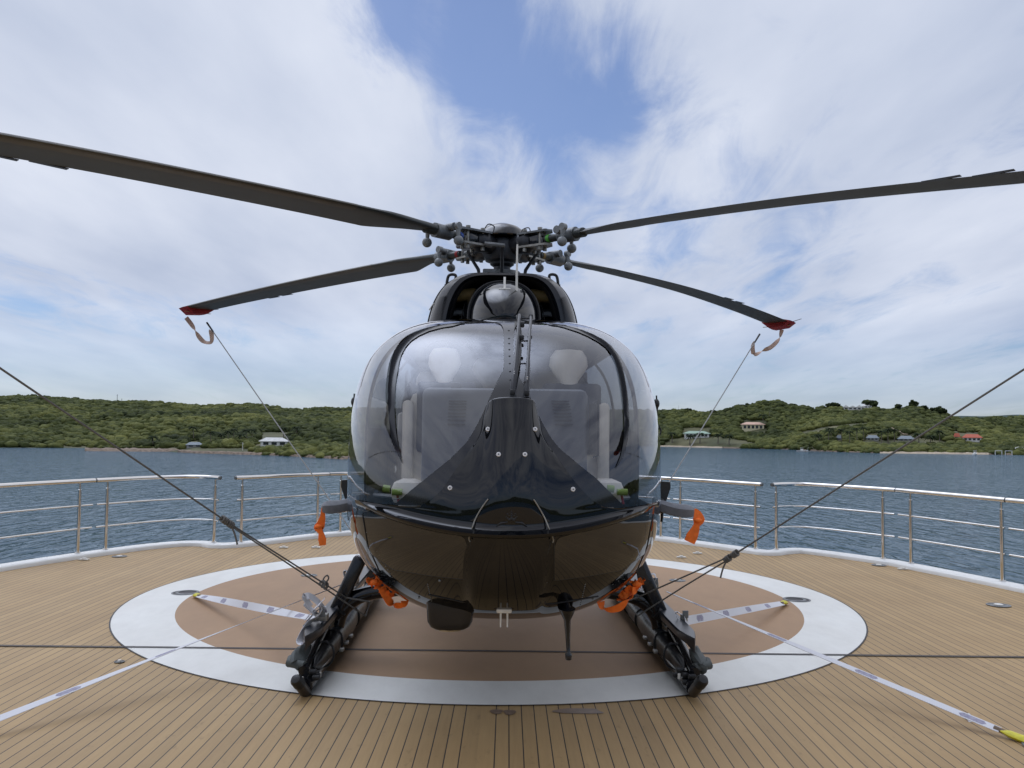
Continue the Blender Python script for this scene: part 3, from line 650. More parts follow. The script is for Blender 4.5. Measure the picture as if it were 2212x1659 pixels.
for px, py, k, lab in palms:
    g_ = ground_at(px, py); sc = np.linalg.norm(g_[:2])/600
    if k not in protos:
        e = make_palm([3.6, 6.0, 8.5][k], lab, fl=[2.6, 3.0, 3.0][k]); protos[k] = e; e.location = tuple(g_)
    else:
        e = dup(protos[k], g_, random.random()*6.28); e['label'] = lab
    hh_ = [3.6, 6.0, 8.5][k]; e.scale = ([20, 27, 33][k]/F_PX*np.linalg.norm(g_[:2])/hh_,)*3; e.rotation_euler = (0, 0, random.random()*6.28)

# individual trees on the right skyline
TREEM = foliage_mat('tree_foliage', (.014, .022, .009), (.036, .050, .018), (.075, .095, .030), .8)
def tree(px, py, w, h, label):
    g_ = ground_at(px, py+4); e = empty('tree', g_); tag(e, label, 'tree', 'trees standing out on the skyline')
    d_ = np.linalg.norm(g_[:2]); w = w/F_PX*d_; h = h/F_PX*d_
    MB().tube([(0, 0, -1), (.1*w, 0, h*.35), (.05*w, .1, h*.7)], [.10*w*.5, .04*w], 6).build('trunk', TRUNK, e)
    n_ = 70; dirs = rng.normal(size=(n_, 3)); dirs /= np.linalg.norm(dirs, axis=1)[:, None]; rr = rng.random(n_)**.45
    p_ = dirs*rr[:, None]*np.array([w*.46, w*.46, h*.38])+np.array([0, 0, h*.58])
    p_[:, 0] += .08*w*np.sin(p_[:, 2]*3/h)
    cloud_of_crowns('crown', p_, w*(.07+.09*rng.random(n_)), rng.random(n_), TREEM, .8, parent=e)
for t_ in [(1486, 884, 14, 9, 'small dark tree on the skyline just right of the canopy'), (1614, 875, 9, 8, 'dark round tree left of the highest point of the right hill'), (1798, 880, 26, 13, 'wide dark tree left of the white hilltop house'), (1877, 876, 32, 13, 'largest dark tree above the white hilltop house roofs'),
           (1939, 882, 15, 14, 'lone small round tree right of the hilltop house'), (1972, 881, 18, 20, 'pointed dark tree on the ridge, right of the lone round tree'), (1995, 885, 14, 12, 'low tree beside the pointed tree on the ridge'), (2026, 893, 26, 16, 'dark tree at the right shoulder of the ridge'),
           (1540, 890, 16, 7, 'thin grey-green tree in the skyline dip of the right hill')]:
    tree(*t_)

# ---------------------------------------------------------------- houses
WALLW = mat('white_wall', (.72, .72, .70), .7, noise=.05, nscale=.5); WALLY = mat('cream_wall', (.66, .60, .40), .7, noise=.05, nscale=.5); WALLG = mat('grey_wall', (.34, .34, .33), .7, noise=.1, nscale=.5)
WINM = mat('window_dark', (.03, .035, .04), .15)
def roofm(n_, c): return mat(n_, c, .7, noise=.12, nscale=.6)
RF = dict(white=roofm('roof_white', (.62, .62, .60)), green=roofm('roof_green', (.30, .42, .33)), peach=roofm('roof_peach', (.60, .40, .30)), grey=roofm('roof_bluegrey', (.24, .28, .31)), red=roofm('roof_red', (.48, .12, .07)), snow=roofm('roof_bright_white', (.80, .80, .78)))
def house(x0, x1, ytop, ybase, wall, roof, label, cat='house', nwin=5, gables=0, hip=True, roofh=.38, stilts=False, depth=.5, name='house', annex=None):
    g_ = ground_at((x0+x1)/2, ybase); d_ = np.linalg.norm(g_[:2]); w = (x1-x0)/F_PX*d_; h = (ybase-ytop)/F_PX*d_
    e = empty(name, g_, -math.atan2(g_[0], g_[1])); tag(e, label, cat)
    dp = w*depth; hr = h*roofh; hw = h-hr
    MB().box((0, dp/2, hw/2-1), (w*.94, dp, hw+2)).build('wall', wall, e, smooth=False)
    ov = .04*w
    if gables:
        gw = w/gables
        for k in range(gables):
            c = -w/2+gw*(k+.5); hh = hr*(1 if k % 2 == 0 else .8)
            MB().add([(c-gw/2-ov*.5, -ov, hw), (c+gw/2+ov*.5, -ov, hw), (c, -ov, hw+hh), (c-gw/2-ov*.5, dp+ov, hw), (c+gw/2+ov*.5, dp+ov, hw), (c, dp+ov, hw+hh)], [(0, 1, 2), (3, 5, 4), (0, 2, 5, 3), (1, 4, 5, 2), (0, 3, 4, 1)]).build('roof', roof, e, smooth=False)
    else:
        i = min(dp*.5, w*.3) if hip else 0
        a_ = (-w/2-ov, -ov); c_ = (w/2+ov, dp+ov)
        MB().add([(a_[0], a_[1], hw), (c_[0], a_[1], hw), (c_[0], c_[1], hw), (a_[0], c_[1], hw), (a_[0]+i, dp/2, hw+hr), (c_[0]-i, dp/2, hw+hr), (a_[0], a_[1], hw-.25), (c_[0], a_[1], hw-.25), (c_[0], c_[1], hw-.25), (a_[0], c_[1], hw-.25)],
                 [(0, 1, 5, 4), (1, 2, 5), (2, 3, 4, 5), (3, 0, 4), (6, 7, 1, 0), (7, 8, 2, 1), (8, 9, 3, 2), (9, 6, 0, 3), (9, 8, 7, 6)]).build('roof', roof, e, smooth=False)
    for k in range(nwin):
        c = -w*.43+w*.86*(k+.5)/nwin; ww = w*.86/nwin*.62
        f_ = MB().box((c, -.06, hw*.58), (ww+.25, .14, hw*.50+.25)).build('window', wall, e, smooth=False)
        MB().box((c, -.15, hw*.58), (ww, .05, hw*.50)).build('pane', WINM, f_, smooth=False)
    return e
house(563, 621, 946, 965, WALLW, RF['white'], 'white villa with shallow white hip roof above the left shore', nwin=3, roofh=.40)
house(404, 436, 956.5, 967, WALLG, RF['grey'], 'small open grey-roofed gazebo on the left shore', 'gazebo', nwin=2, roofh=.5, name='gazebo')
house(1478, 1532, 931.4, 946, WALLW, RF['green'], 'white house with a long pale green roof above the beach on the right', nwin=6, roofh=.36)
house(1603, 1650, 913.4, 931, WALLY, RF['peach'], 'cream two-storey house with a peach roof halfway up the right hill', nwin=5, roofh=.30)
house(1823, 1861, 876.0, 886, WALLW, RF['snow'], 'bright white hilltop house with a row of gables', nwin=4, gables=3, roofh=.5)
house(1866, 1883, 873, 881, WALLW, RF['snow'], 'small bright white building right of the gabled hilltop house', nwin=2, roofh=.55, hip=False)
house(1873, 1897, 941.5, 952, WALLG, RF['grey'], 'bungalow with blue-grey roof among the palms, middle one', nwin=3, roofh=.55)
house(1942, 1972, 943, 953, WALLG, RF['grey'], 'widest blue-grey hipped roof on the lawn at the right', nwin=3, roofh=.6)
house(1807, 1818, 941, 951, WALLG, RF['grey'], 'smallest blue-grey roof, left among the palms', nwin=1, roofh=.6)
house(2061, 2073, 937.5, 949, WALLW, RF['red'], 'small building with red roof, left of the larger red-roofed house', nwin=1, roofh=.6)
house(2083, 2117, 940, 954, WALLW, RF['red'], 'white house with red roof near the right picture edge', nwin=4, roofh=.48)
house(2195, 2225, 968, 979, WALLG, RF['white'], 'low grey boathouse at the right picture edge', 'boathouse', nwin=2, roofh=.25, name='boathouse')

POLE = mat('weathered_pole', (.25, .23, .20), .9)
def pole(px, ytop, ybase, label, r=.12, cat='pole', name='utility_pole', m=POLE, arm=True, group=None):
    g_ = ground_at(px, ybase); h = (ybase-ytop)/F_PX*np.linalg.norm(g_[:2]); e = empty(name, g_); tag(e, label, cat, group)
    MB().tube([(0, 0, -1), (0, 0, h)], [r*1.2, r*.7], 8).build('mast', m, e)
    if arm: MB().box((0, 0, h*.9), (h*.2, .12, .12)).build('cross_arm', m, e, smooth=False)
pole(1662, 891, 908, 'wooden utility pole above the peach-roofed house'); pole(1857, 893, 901, 'short utility pole on the slope below the gabled hilltop house')
pole(253, 849, 866, 'taller of the two radio masts on the left ridge', .25, 'radio mast', 'radio_mast', HUBM); pole(263, 857, 866, 'shorter of the two radio masts on the left ridge', .25, 'radio mast', 'radio_mast', HUBM)
pole(1466, 872, 886, 'thin mast on the skyline just right of the canopy', .12, 'mast', 'radio_mast', HUBM, False)
pole(524, 957, 973, 'white lamp post on the left shore in front of the palms', .16, 'lamp post', 'lamp_post', WALLW)

# boats and jetty
def boat(px, py, L, label, rz=0):
    g_ = G(px, py, SEA); e = empty('motor_boat', g_, -math.atan2(g_[0], g_[1])+rz); tag(e, label, 'boat', 'small boats at the far shore')
    rows = []
    for t in np.linspace(0, 1, 9):
        w = L*.16*(1-max(0, t-.45)**2*3.3); x = -L/2+L*t; sh = .9+.5*t*t
        rows.append([(x, -w, sh), (x, -w*.8, .1), (x, 0, -.35), (x, w*.8, .1), (x, w, sh)])
    MB().grid(np.array(rows), flip=True).add([tuple(rows[0][k]) for k in range(5)], [(0, 1, 2, 3, 4)]).add([r[0] for r in rows]+[r[4] for r in rows][::-1], [tuple(range(18))]).build('hull', WHITEP, e)
    MB().box((-.3, 0, 1.5), (L*.24, L*.2, 1.1), bev=.1).build('cabin', WHITEP, e)
    MB().box((-.3+L*.121, 0, 1.65), (.05, L*.17, .5)).build('windscreen', WINM, e, smooth=False)
    b = MB()
    for sx in (-1, 1):
        for sy in (-1, 1): b.tube([(-.3+sx*L*.1, sy*L*.08, 2.0), (-.3+sx*L*.1, sy*L*.08, 3.0)], .05, 6)
    b.box((-.3, 0, 3.05), (L*.28, L*.2, .1)); b.build('hardtop', WHITEP, e, smooth=False)
    MB().tube([(L*.45, 0, 1.3), (L*.5, 0, 3.6)], .05, 6).build('antenna', WHITEP, e)
boat(1733, 976, 8, 'white sport boat moored at the small jetty on the right'); boat(2106, 983, 5.5, 'white motor boat pulled up by the right shore', 1.2)
b = MB(); g_ = G(1750, 977.5, SEA); e = empty('jetty', g_, -math.atan2(g_[0], g_[1])); tag(e, 'low dark jetty beside the moored white boat', 'jetty')
MB().box((3, 2, .7), (14, 2.2, .25)).build('platform', POLE, e, smooth=False)
for k in range(5): MB().tube([(-3+3*k, 1, -1.5), (-3+3*k, 1, 1.4)], .14, 7).build('pile', POLE, e)
g_ = G(2168, 983.5, SEA); e = empty('boat_lift', g_, -math.atan2(g_[0], g_[1])); tag(e, 'pair of white boat lift frames standing in the water at the right', 'boat lift')
for c in (-2.9, 2.9):
    MB().tube([(c-1.9, 0, -1), (c-1.9, 0, 3)], .22, 8).tube([(c+1.9, 0, -1), (c+1.9, 0, 3)], .22, 8).box((c, 0, 3), (4.2, .4, .4)).build('frame', WALLW, e)
# ================================================================ helicopter
HX, HY, HR = -.066, 7.27, R(1.3)
HE = empty('helicopter', (HX, HY, 0), HR)
tag(HE, 'glossy black twin-engine helicopter lashed down on the white and brown landing circle', 'helicopter')
_c, _s = math.cos(HR), math.sin(HR)
def toL(p):
    p = np.asarray(p, float); x = p[..., 0]-HX; y = p[..., 1]-HY
    return np.stack([x*_c+y*_s, -x*_s+y*_c, p[..., 2]], -1)
def toW(p):
    p = np.asarray(p, float); return np.stack([p[..., 0]*_c-p[..., 1]*_s+HX, p[..., 0]*_s+p[..., 1]*_c+HY, p[..., 2]], -1)
def L(px, py, Y): return toL(P(px, py, Y))

ZC = 1.19      # height of the crease between canopy and belly
def se(x, p): return np.clip(1-np.abs(x)**p, 0, 1)**(1/p)
def prof_at(y):
    y = np.asarray(y, float)
    top = 1.2+1.143*np.where(y < -1.636, se((-1.636-y)/1.464, 1.853), 1.0)
    w = .915*np.where(y < -1.814, se((-1.814-y)/1.286, 2.6), 1.0)*np.clip((y+3.1)/.35, 1e-9, 1)**.115
    bot = 1.2-.638*np.where(y < -2.072, se((-2.072-y)/1.028, 2.0), 1.0)
    t = np.clip((y+3.1)/1.2, 0, 1); zm = 1.2+.151*t**.7*np.clip((top-1.2)/.6, 0, 1)
    k_ = np.clip((y+3.1)/1.0, 0, 1); n_ = (2.2+1.445*k_, 2.2+.337*k_)
    # rear: cabin tapers up to the boom
    k = np.clip((y-1.3)/2.1, 0, 1)**1.4
    w = w*(1-.62*k); bot = bot+.95*k; top = top-.04*k; zm = zm+.35*k
    return top, w, bot, zm, n_
def sec(y, ph):
    top, w, bot, zm, n2_ = prof_at(y); c, s = np.cos(ph), np.sin(ph); n_ = np.where(s > 0, n2_[0], n2_[1])
    h = np.where(s > 0, top-zm, zm-bot); x = w*np.sign(c)*np.abs(c)**(2/n_); z = zm+h*np.sign(s)*np.abs(s)**(2/n_)
    # belly centre duct: the skin bulges slightly forward between two creases under the nose
    fr = np.clip((-2.2-y)/.7, 0, 1)*np.clip((1.14-z)/.34, 0, 1)**1.2*np.clip((z-.64)/.06, 0, 1)
    yb = y-.042*fr*(1/(1+np.exp((np.abs(x)-.19-.03*(z-.9))/.012)))
    return np.stack([x, yb, z], -1)
def phc(y):
    top, w, bot, zm, n_ = prof_at(y); q = (zm-ZC)/np.maximum(np.where(zm > ZC, zm-bot, top-zm), 1e-4)
    q = np.clip(q, -.999, .999); return np.arcsin(-np.sign(q)*np.abs(q)**(np.where(zm > ZC, n_[1], n_[0])/2))
NOSE_Y = -3.0995
def ys_(a, b_, n_):
    if a < -3: t = np.linspace(0, 1, n_); return a+(b_-a)*t**2.2
    return np.linspace(a, b_, n_)
def upper(y0, y1, u0, u1, ny, nu):
    ys = ys_(y0, y1, ny); g = []
    for y in ys:
        p0 = float(phc(y)); ph = p0+(math.pi-2*p0)*np.linspace(u0, u1, nu); g.append(sec(np.full(nu, y), ph))
    return np.array(g)
def lower(y0, y1, ny, nu):
    ys = ys_(y0, y1, ny); g = []
    for y in ys:
        p0 = float(phc(y)); ph = np.linspace(math.pi-p0, 2*math.pi+p0, nu); g.append(sec(np.full(nu, y), ph))
    return np.array(g)
def inside(p):
    top, w, bot, zm, n_ = prof_at(p[..., 1]); h = np.where(p[..., 2] > zm, top-zm, zm-bot)
    n_ = np.where(p[..., 2] > zm, n_[0], n_[1]); return (np.abs(p[..., 0]/np.maximum(w, 1e-5))**n_+np.abs((p[..., 2]-zm)/np.maximum(h, 1e-5))**n_ <= 1) & (p[..., 1] > -3.1)
def hit1(px, py):
    d = ray(px, py); Ys = np.linspace(3.9, 6.6, 181); pts = toL(CP+d[None]*(Ys/d[1])[:, None]); ins = inside(pts)
    if not ins.any(): return None
    i = int(ins.argmax())
    if i == 0: return pts[0]
    a_, b_ = Ys[i-1], Ys[i]
    for _ in range(16):
        m_ = (a_+b_)/2
        if inside(toL(CP+d*(m_/d[1]))): b_ = m_
        else: a_ = m_
    return toL(CP+d*(b_/d[1]))
def Fv(p):
    top, w, bot, zm, n_ = prof_at(p[1]); h = (top-zm) if p[2] > zm else (zm-bot); n_ = n_[0] if p[2] > zm else n_[1]
    return (abs(p[0]/w)**n_+abs((p[2]-zm)/h)**n_)
def nrm(p):
    e_ = 2e-3; g_ = np.array([Fv(p+np.eye(3)[k]*e_)-Fv(p-np.eye(3)[k]*e_) for k in range(3)]); g_ = g_/(np.linalg.norm(g_)+1e-12); return g_ if np.isfinite(g_).all() else np.array([0., -1, 0])
def hit(px, py, off=0.):
    q = (px, py)
    for k in range(60):
        r_h = hit1(*q)
        if r_h is not None: break
        q = (q[0]+(1095-q[0])*.01, q[1]+(980-q[1])*.01)
    return r_h+nrm(r_h)*off
def res(pts, n_):
    pts = np.array(pts, float); l_ = np.r_[0, np.cumsum(np.linalg.norm(np.diff(pts, axis=0), axis=1))]; t = np.linspace(0, l_[-1], n_)
    return np.stack([np.interp(t, l_, pts[:, k]) for k in range(pts.shape[1])], 1)
def strip(A, B, n_, m_, off, name, m, parent=HE, back=True):
    A = res(A, n_); B = res(B, n_)
    g = np.array([[hit(*(a_+(b_-a_)*t), off) for t in np.linspace(0, 1, m_)] for a_, b_ in zip(A, B)])
    b = MB().grid(g); return b.build(name, m, parent, ang=60)

# -- body shell
b = MB(); b.grid(lower(NOSE_Y, -1.38, 120, 200), flip=True); b.grid(lower(-1.38, 3.4, 40, 60), flip=True)
b.build('belly', BLACK, HE, ang=60)
for (u0, u1) in ((.0, .5), (.5, 1.)):
    MB().grid(upper(NOSE_Y, -1.38, u0, u1, 150, 90), flip=True).build('windscreen', GLASS, HE, ang=60)
b = MB(); b.grid(upper(-1.38, 3.4, .27, .73, 40, 40), flip=True)
for a_, c_ in ((0, .07), (.93, 1)): b.grid(upper(-1.38, 3.4, a_, c_, 40, 6), flip=True)
for a_, c_ in ((.07, .27), (.73, .93)):
    for y0, y1 in ((-1.38, -1.26), (-.36, -.22), (.78, 3.4)): b.grid(upper(y0, y1, a_, c_, 14, 12), flip=True)
b.grid(np.array([sec(np.full(50, 3.4), np.linspace(0, 2*math.pi, 50)), np.tile(np.array([0, 3.5, 1.95]), (50, 1))]), flip=True)
b.build('fuselage', BLACK, HE, ang=60)
for a_, c_ in ((.07, .27), (.73, .93)):
    for y0, y1 in ((-1.26, -.36), (-.22, .78)): MB().grid(upper(y0, y1, a_, c_, 14, 12), flip=True).build('door_window', DOORGLASS, HE, ang=60)
# rim seam where the glass meets the cabin
rim = [sec(np.array(-1.385), np.array(p_)) for p_ in np.linspace(-.25, math.pi+.25, 90)]
MB().tube([p_+np.array([0, -.002, 0]) for p_ in rim], .007, 6).build('door_seal', RUBBER, HE)
# tail boom, fenestron, stabiliser
MB().tube([(0, 2.6, 2.02), (0, 3.6, 2.02), (0, 5, 2.0), (0, 6.6, 2.0)], [.36, .27, .20, .15], 28).build('tail_boom', BLACK, HE)
fin = [(0, 6.3, 1.75), (0, 6.5, 1.45), (0, 7.1, 1.3), (0, 7.6, 1.6), (0, 7.8, 2.3), (0, 8.1, 3.2), (0, 7.6, 3.2), (0, 6.9, 2.35)]
MB().prism([(x-.06, y, z) for x, y, z in fin], (1, 0, 0), .12).build('tail_fin', BLACK, HE, smooth=False)
MB().lathe([(.50, -.08), (.46, -.09), (.44, .0), (.46, .09), (.50, .08)], (0, 7.12, 1.85), (1, 0, 0), 32).build('tail_rotor_duct', SATIN, HE)
MB().box((0, 5.9, 2.02), (2.6, .42, .05), bev=.02).build('stabiliser', BLACK, HE)
for sx in (-1, 1): MB().prism([(sx*1.3, 5.5, 1.75), (sx*1.3, 6.2, 1.65), (sx*1.34, 6.5, 2.5), (sx*1.34, 6.15, 2.55)], (sx, 0, 0), .035).build('end_plate', BLACK, HE, smooth=False)

# -- curved black frames behind the screen edge
def z4(L_): return [((1350+.4821*x)/1.8228, (1250+.4821*y)/1.8228) for x, y in L_]
def z5(L_): return [((1950+.4821*x)/1.8228, (1250+.4821*y)/1.8228) for x, y in L_]
strip(z4([(960,42),(850,60),(720,85),(620,115),(530,165),(465,225),(415,290),(395,370),(380,470),(372,580),(375,700),(378,800),(385,880),(395,960),(415,1040),(440,1100),(480,1175),(492,1197)]),
      z4([(1000,46),(900,75),(800,90),(700,118),(620,155),(560,195),(515,245),(480,310),(462,370),(448,460),(432,560),(428,650),(426,740),(430,840),(437,920),(445,980),(455,1040),(470,1110),(488,1170),(494,1199)]), 70, 7, .005, 'door_frame_band', FRAMEB)
strip(z5([(440,58),(560,85),(680,125),(760,160),(840,205),(900,250),(950,310),(980,380),(1005,480),(1020,570),(1035,680),(1045,790),(1048,880),(1047,970),(1038,1050),(1020,1130),(1000,1180),(980,1228)]),
      z5([(430,50),(560,68),(700,105),(800,145),(880,185),(950,240),(1000,310),(1035,400),(1055,500),(1072,600),(1083,700),(1088,800),(1087,900),(1078,1000),(1060,1080),(1035,1150),(1005,1205),(984,1232)]), 70, 7, .005, 'door_frame_band', FRAMEB)
# -- centre post flaring to the nose
pl = [(1068,697),(1082,701),(1087.5,712),(1088,728),(1088,797),(1085,806),(1078,818),(1060,856),(1043,894),(1025.7,929),(1008,957),(973.6,991.7),(939,1019.4),(886.8,1061),(852,1091)]
pr = [(1136,697),(1118,701),(1110.5,714),(1109,745),(1111,780),(1113,797),(1121,815),(1140,846),(1154,880.5),(1175,922),(1192,950),(1209.7,971),(1251,1005.5),(1286,1033),(1320.8,1068),(1350,1096)]
strip(pl, pr, 80, 30, .006, 'centre_post', FRAMEB)
# rivets on the post
b = MB()
for y_ in (716, 733, 744, 757, 771, 787, 804, 822, 842):
    c_ = hit(1099+(y_-716)*.03, y_, .006); b.ball(c_, .006, 8, (1, 1, .5))
b.build('rivet_row', SATIN, HE)

# -- nose fairing
EL = [(1060, 876), (1049, 883), (1043, 905), (1038, 936), (1027, 957), (1001, 992), (977, 1026), (956, 1058), (928, 1082), (900, 1096), (852, 1092), (800, 1086), (768, 1079)]
ER = [(1146, 877), (1158, 884), (1165, 905), (1171, 936), (1179, 955), (1206, 992), (1232, 1030), (1259, 1062), (1280, 1082), (1303, 1096), (1345, 1098), (1390, 1092), (1424, 1083)]
CC = [876, 882, 904, 936, 958, 993, 1030, 1060, 1088, 1108, 1126, 1142, 1150]
NR, NC = 70, 61
tt_ = np.linspace(0, 1, len(CC)); tv = np.linspace(0, 1, NR)
EL_ = np.stack([np.interp(tv, tt_, [e_[k] for e_ in EL]) for k in (0, 1)], 1); ER_ = np.stack([np.interp(tv, tt_, [e_[k] for e_ in ER]) for k in (0, 1)], 1); CC_ = np.interp(tv, tt_, CC)
ker = np.array([1, 2, 3, 2, 1])/9.
def smooth1(a_): return np.convolve(np.r_[a_[0], a_[0], a_, a_[-1], a_[-1]], ker, 'valid')
for arr in (EL_, ER_):
    for k in (0, 1): arr[:, k] = smooth1(arr[:, k])
CC_ = smooth1(CC_)
g = np.zeros((NR+3, NC, 3))
us = np.linspace(-1, 1, NC)
base_g = np.zeros((NR, NC, 3))
for i, v in enumerate(tv):
    for j, u_ in enumerate(us):
        k_ = (u_+1)/2; px = EL_[i, 0]*(1-k_)+ER_[i, 0]*k_; ye = EL_[i, 1]*(1-k_)+ER_[i, 1]*k_; mean = (EL_[i, 1]+ER_[i, 1])/2
        base_g[i, j] = hit(px, ye+(CC_[i]-mean)*(1-abs(u_)**2.2))
for _ in range(5):       # fair the surface over the blunt nose tip
    yy_ = base_g[..., 1]; a_ = yy_.copy(); a_[1:-1, 1:-1] = (yy_[1:-1, 1:-1]*2+yy_[:-2, 1:-1]+yy_[2:, 1:-1]+yy_[1:-1, :-2]+yy_[1:-1, 2:])/6; a_[-1, 1:-1] = (yy_[-1, 1:-1]*2+yy_[-1, :-2]+yy_[-1, 2:])/4; base_g[..., 1] = a_
for i, v in enumerate(tv):
    for j, u_ in enumerate(us):
        p_ = base_g[i, j].copy()
        # tongue: flat-topped ridge with soft shoulders, spreading and fading down to the lip
        xw = abs(p_[0]-.02); wr = .122+.13*v**2.2; ridge = 1/(1+np.exp((xw-wr)/(.010+.075*v**1.3)))
        edge_ = min(1, (1-abs(u_))*14)
        h_ = .008+edge_*ridge*(1-.22*min(1, (xw/wr)**2))*min(1, (v*16)**.5)*(.028+.085*(1-v)**1.3)
        lip = np.clip((v-.86)/.14, 0, 1)**1.5*(.050*(1-abs(u_)**4)+.008)
        h_ += lip
        dirn = np.array([p_[0]*.5, -1, (p_[2]-1.2)*.9+.10*v*0]); dirn /= np.linalg.norm(dirn)
        g[i, j] = p_+dirn*h_
for j in range(NC):      # rolled-under lip closing back to the belly
    p_ = g[NR-1, j]; q_ = hit(*[EL_[-1, k]*(1-j/(NC-1))+ER_[-1, k]*(j/(NC-1))+(0 if k == 0 else (CC_[-1]-(EL_[-1, 1]+ER_[-1, 1])/2)*(1-abs(us[j])**2.2)+6) for k in (0, 1)])
    g[NR, j] = p_+np.array([0, .004, -.012]); g[NR+1, j] = (p_+q_)/2+np.array([0, .01, -.020]); g[NR+2, j] = q_+np.array([0, .01, -.004])
MB().grid(g, flip=False).build('nose_fairing', BLACK, HE, ang=75)
def onnose(px, py, off):
    best = None; d = ray(px, py); o_ = toL(CP); dl = toL(CP+d)-o_; dl /= np.linalg.norm(dl)
    v_ = g.reshape(-1, 3)-o_; t_ = v_@dl; dist = np.linalg.norm(v_-t_[:, None]*dl, axis=1)+1e-3*t_*0
    k = int(dist.argmin()); return o_+dl*(t_[k]-off)
for px, py in [(1054, 927), (1156, 927), (1077, 981.5), (1134, 981.5), (972, 1054), (1238, 1057)]:
    c_ = onnose(px, py, .004); n_ = nrm(hit(px, py)); n_ = n_*.5+np.array([0, -1, 0])*.5
    sc_ = MB().lathe([(.001, .003), (.0095, .003), (.0115, 0), (.0115, -.02)], c_, n_, 16).build('screw', SCREW, HE); MB().lathe([(.001, .0038), (.004, .0038), (.004, .0032)], c_, n_, 10).build('screw_slot', HUBM, sc_)
# braided bonding wires over the lip
for pts in ([(1054.5, 1078), (1040, 1098), (1028, 1119), (1020, 1140), (1016, 1158), (1018, 1166)], [(1153, 1079), (1165, 1098), (1177, 1120), (1186, 1142), (1191, 1160), (1190, 1168)]):
    q_ = catmull([onnose(x, y, .008) if y < 1150 else hit(x, y, .03) for x, y in pts], 5)
    MB().tube(q_, .0035, 7).build('bonding_wire', HUBL, HE)
# crown-like emblem in black relief on the lip
b = MB(); ec = onnose(1105, 1118, .006)
def em(dx, dz, r_): b.ball(onnose(1105+dx*380, 1122-dz*380, .001), r_*.62, 8, (1, .4, 1))
for dx, dz, r_ in [(0, .052, .004), (0, .044, .005), (-.008, .038, .004), (.008, .038, .004), (0, .030, .009), (-.022, .030, .006), (.022, .030, .006), (-.014, .022, .006), (.014, .022, .006), (0, .018, .010), (-.030, .014, .006), (.030, .014, .006), (-.022, .006, .008), (.022, .006, .008), (0, .004, .013), (-.012, -.002, .012), (.012, -.002, .012)]: em(dx, dz, r_)
for sx in (-1, 1): b.tube([onnose(1105+sx*8, 1128, .002), onnose(1105+sx*22, 1130, .002), onnose(1105+sx*34, 1137, .002)], [.004, .007, .001], 8)
b.build('emblem', RUBBER, HE)

# -- belly: seams, chin windows, duct outline
strip([(786, 1104), (850, 1120), (930, 1143), (1003, 1160), (1010, 1180)], [(800, 1195), (850, 1230), (930, 1243), (1000, 1250), (1008, 1252)], 30, 14, .003, 'chin_window', CHIN)
strip([(1402, 1106), (1340, 1124), (1270, 1144), (1205, 1162), (1198, 1180)], [(1392, 1196), (1340, 1232), (1270, 1244), (1208, 1252), (1198, 1254)], 30, 14, .003, 'chin_window', CHIN)
def seam(pts, r_=.003, m=RUBBER, name='panel_seam', off=.001, n_=40):
    q_ = [hit(x, y, off) for x, y in res(pts, n_)]; return MB().tube(q_, r_, 5).build(name, m, HE)
seam([(925, 1284), (1000, 1300), (1100, 1306), (1200, 1303), (1292, 1288)], .004)
seam([(1016, 1166), (1022, 1220), (1030, 1275), (1040, 1287), (1150, 1287), (1163, 1275), (1176, 1220), (1190, 1168)], .004)
seam([(800, 1195), (850, 1230), (930, 1243), (1010, 1252), (1010, 1160)]); seam([(1392, 1196), (1340, 1232), (1270, 1244), (1197, 1254), (1197, 1160)])
seam([(783, 1110), (795, 1180), (820, 1235)]); seam([(1411, 1110), (1398, 1180), (1375, 1235)])
for px, py in [(1075, 1220), (1133, 1220), (950, 1254), (1180, 1256), (905, 1290), (1280, 1292)]: MB().ball(hit(px, py, .001), .007, 8).build('bolt', HUBM, HE)
for sg in (-1, 1):
    b = MB()
    for k in range(14):
        t = k/13; b.ball(hit(1094+sg*(170-12*t), 1262+t*52, .0005), .0032, 6)
        b.ball(hit(1094+sg*(302-60*t), 1150+t*105, .0005), .0030, 6)
    b.build('rivet_row', HUBM, HE)
# seam across the front glass bottom, a pale hose line
seam([(840, 1080), (900, 1066), (960, 1055)], .003, HUBM, 'door_cable', -.03, 16)

# -- wiper
def zw(L_): return [((1900+.211*x)/1.8228, (1270+.211*y)/1.8228) for x, y in L_]
WM = mat('wiper_black', (.022, .024, .030), .4)
def hp(p_, off): return hit(p_[0], p_[1], off)
wp = empty('windscreen_wiper', (0, 0, 0), 0, HE)
q_ = [hp(p_, o_) for p_, o_ in zip(zw([(555, 1520), (570, 1330), (600, 1050), (635, 650), (665, 330), (683, 110)]), (.05, .075, .085, .085, .085, .08))]
MB().tube(catmull(q_, 5), [.016, .015, .010, .009, .009], 8).build('wiper_arm', WM, wp)
q_ = [hp(p_, o_) for p_, o_ in zip(zw([(807, 1530), (810, 1340), (830, 1050), (850, 700), (880, 330), (893, 115)]), (.05, .07, .08, .08, .08, .075))]
MB().tube(catmull(q_, 5), [.016, .015, .009, .008, .008], 8).build('wiper_arm', WM, wp)
q_ = [hp(p_, .045) for p_ in zw([(625, 1160), (640, 1000), (670, 800), (690, 560), (700, 350), (665, 120), (640, 10)])]
MB().tube(catmull(q_, 4), [.004, .008, .010, .010, .010, .008, .005], 6).build('wiper_blade', RUBBER, wp)
for y_ in (165, 580): MB().tube([hp(p_, .078) for p_ in zw([(715, y_), (860, y_)])], .005, 6).build('link_rod', WM, wp)
for x_, y_ in ((685, 110), (893, 115), (590, 1250), (800, 1330), (720, 500), (730, 260), (550, 1480), (807, 1490)): MB().box(hp(zw([(x_, y_)])[0], .07), (.026, .022, .03), bev=.006).build('wiper_joint', RUBBER, wp)
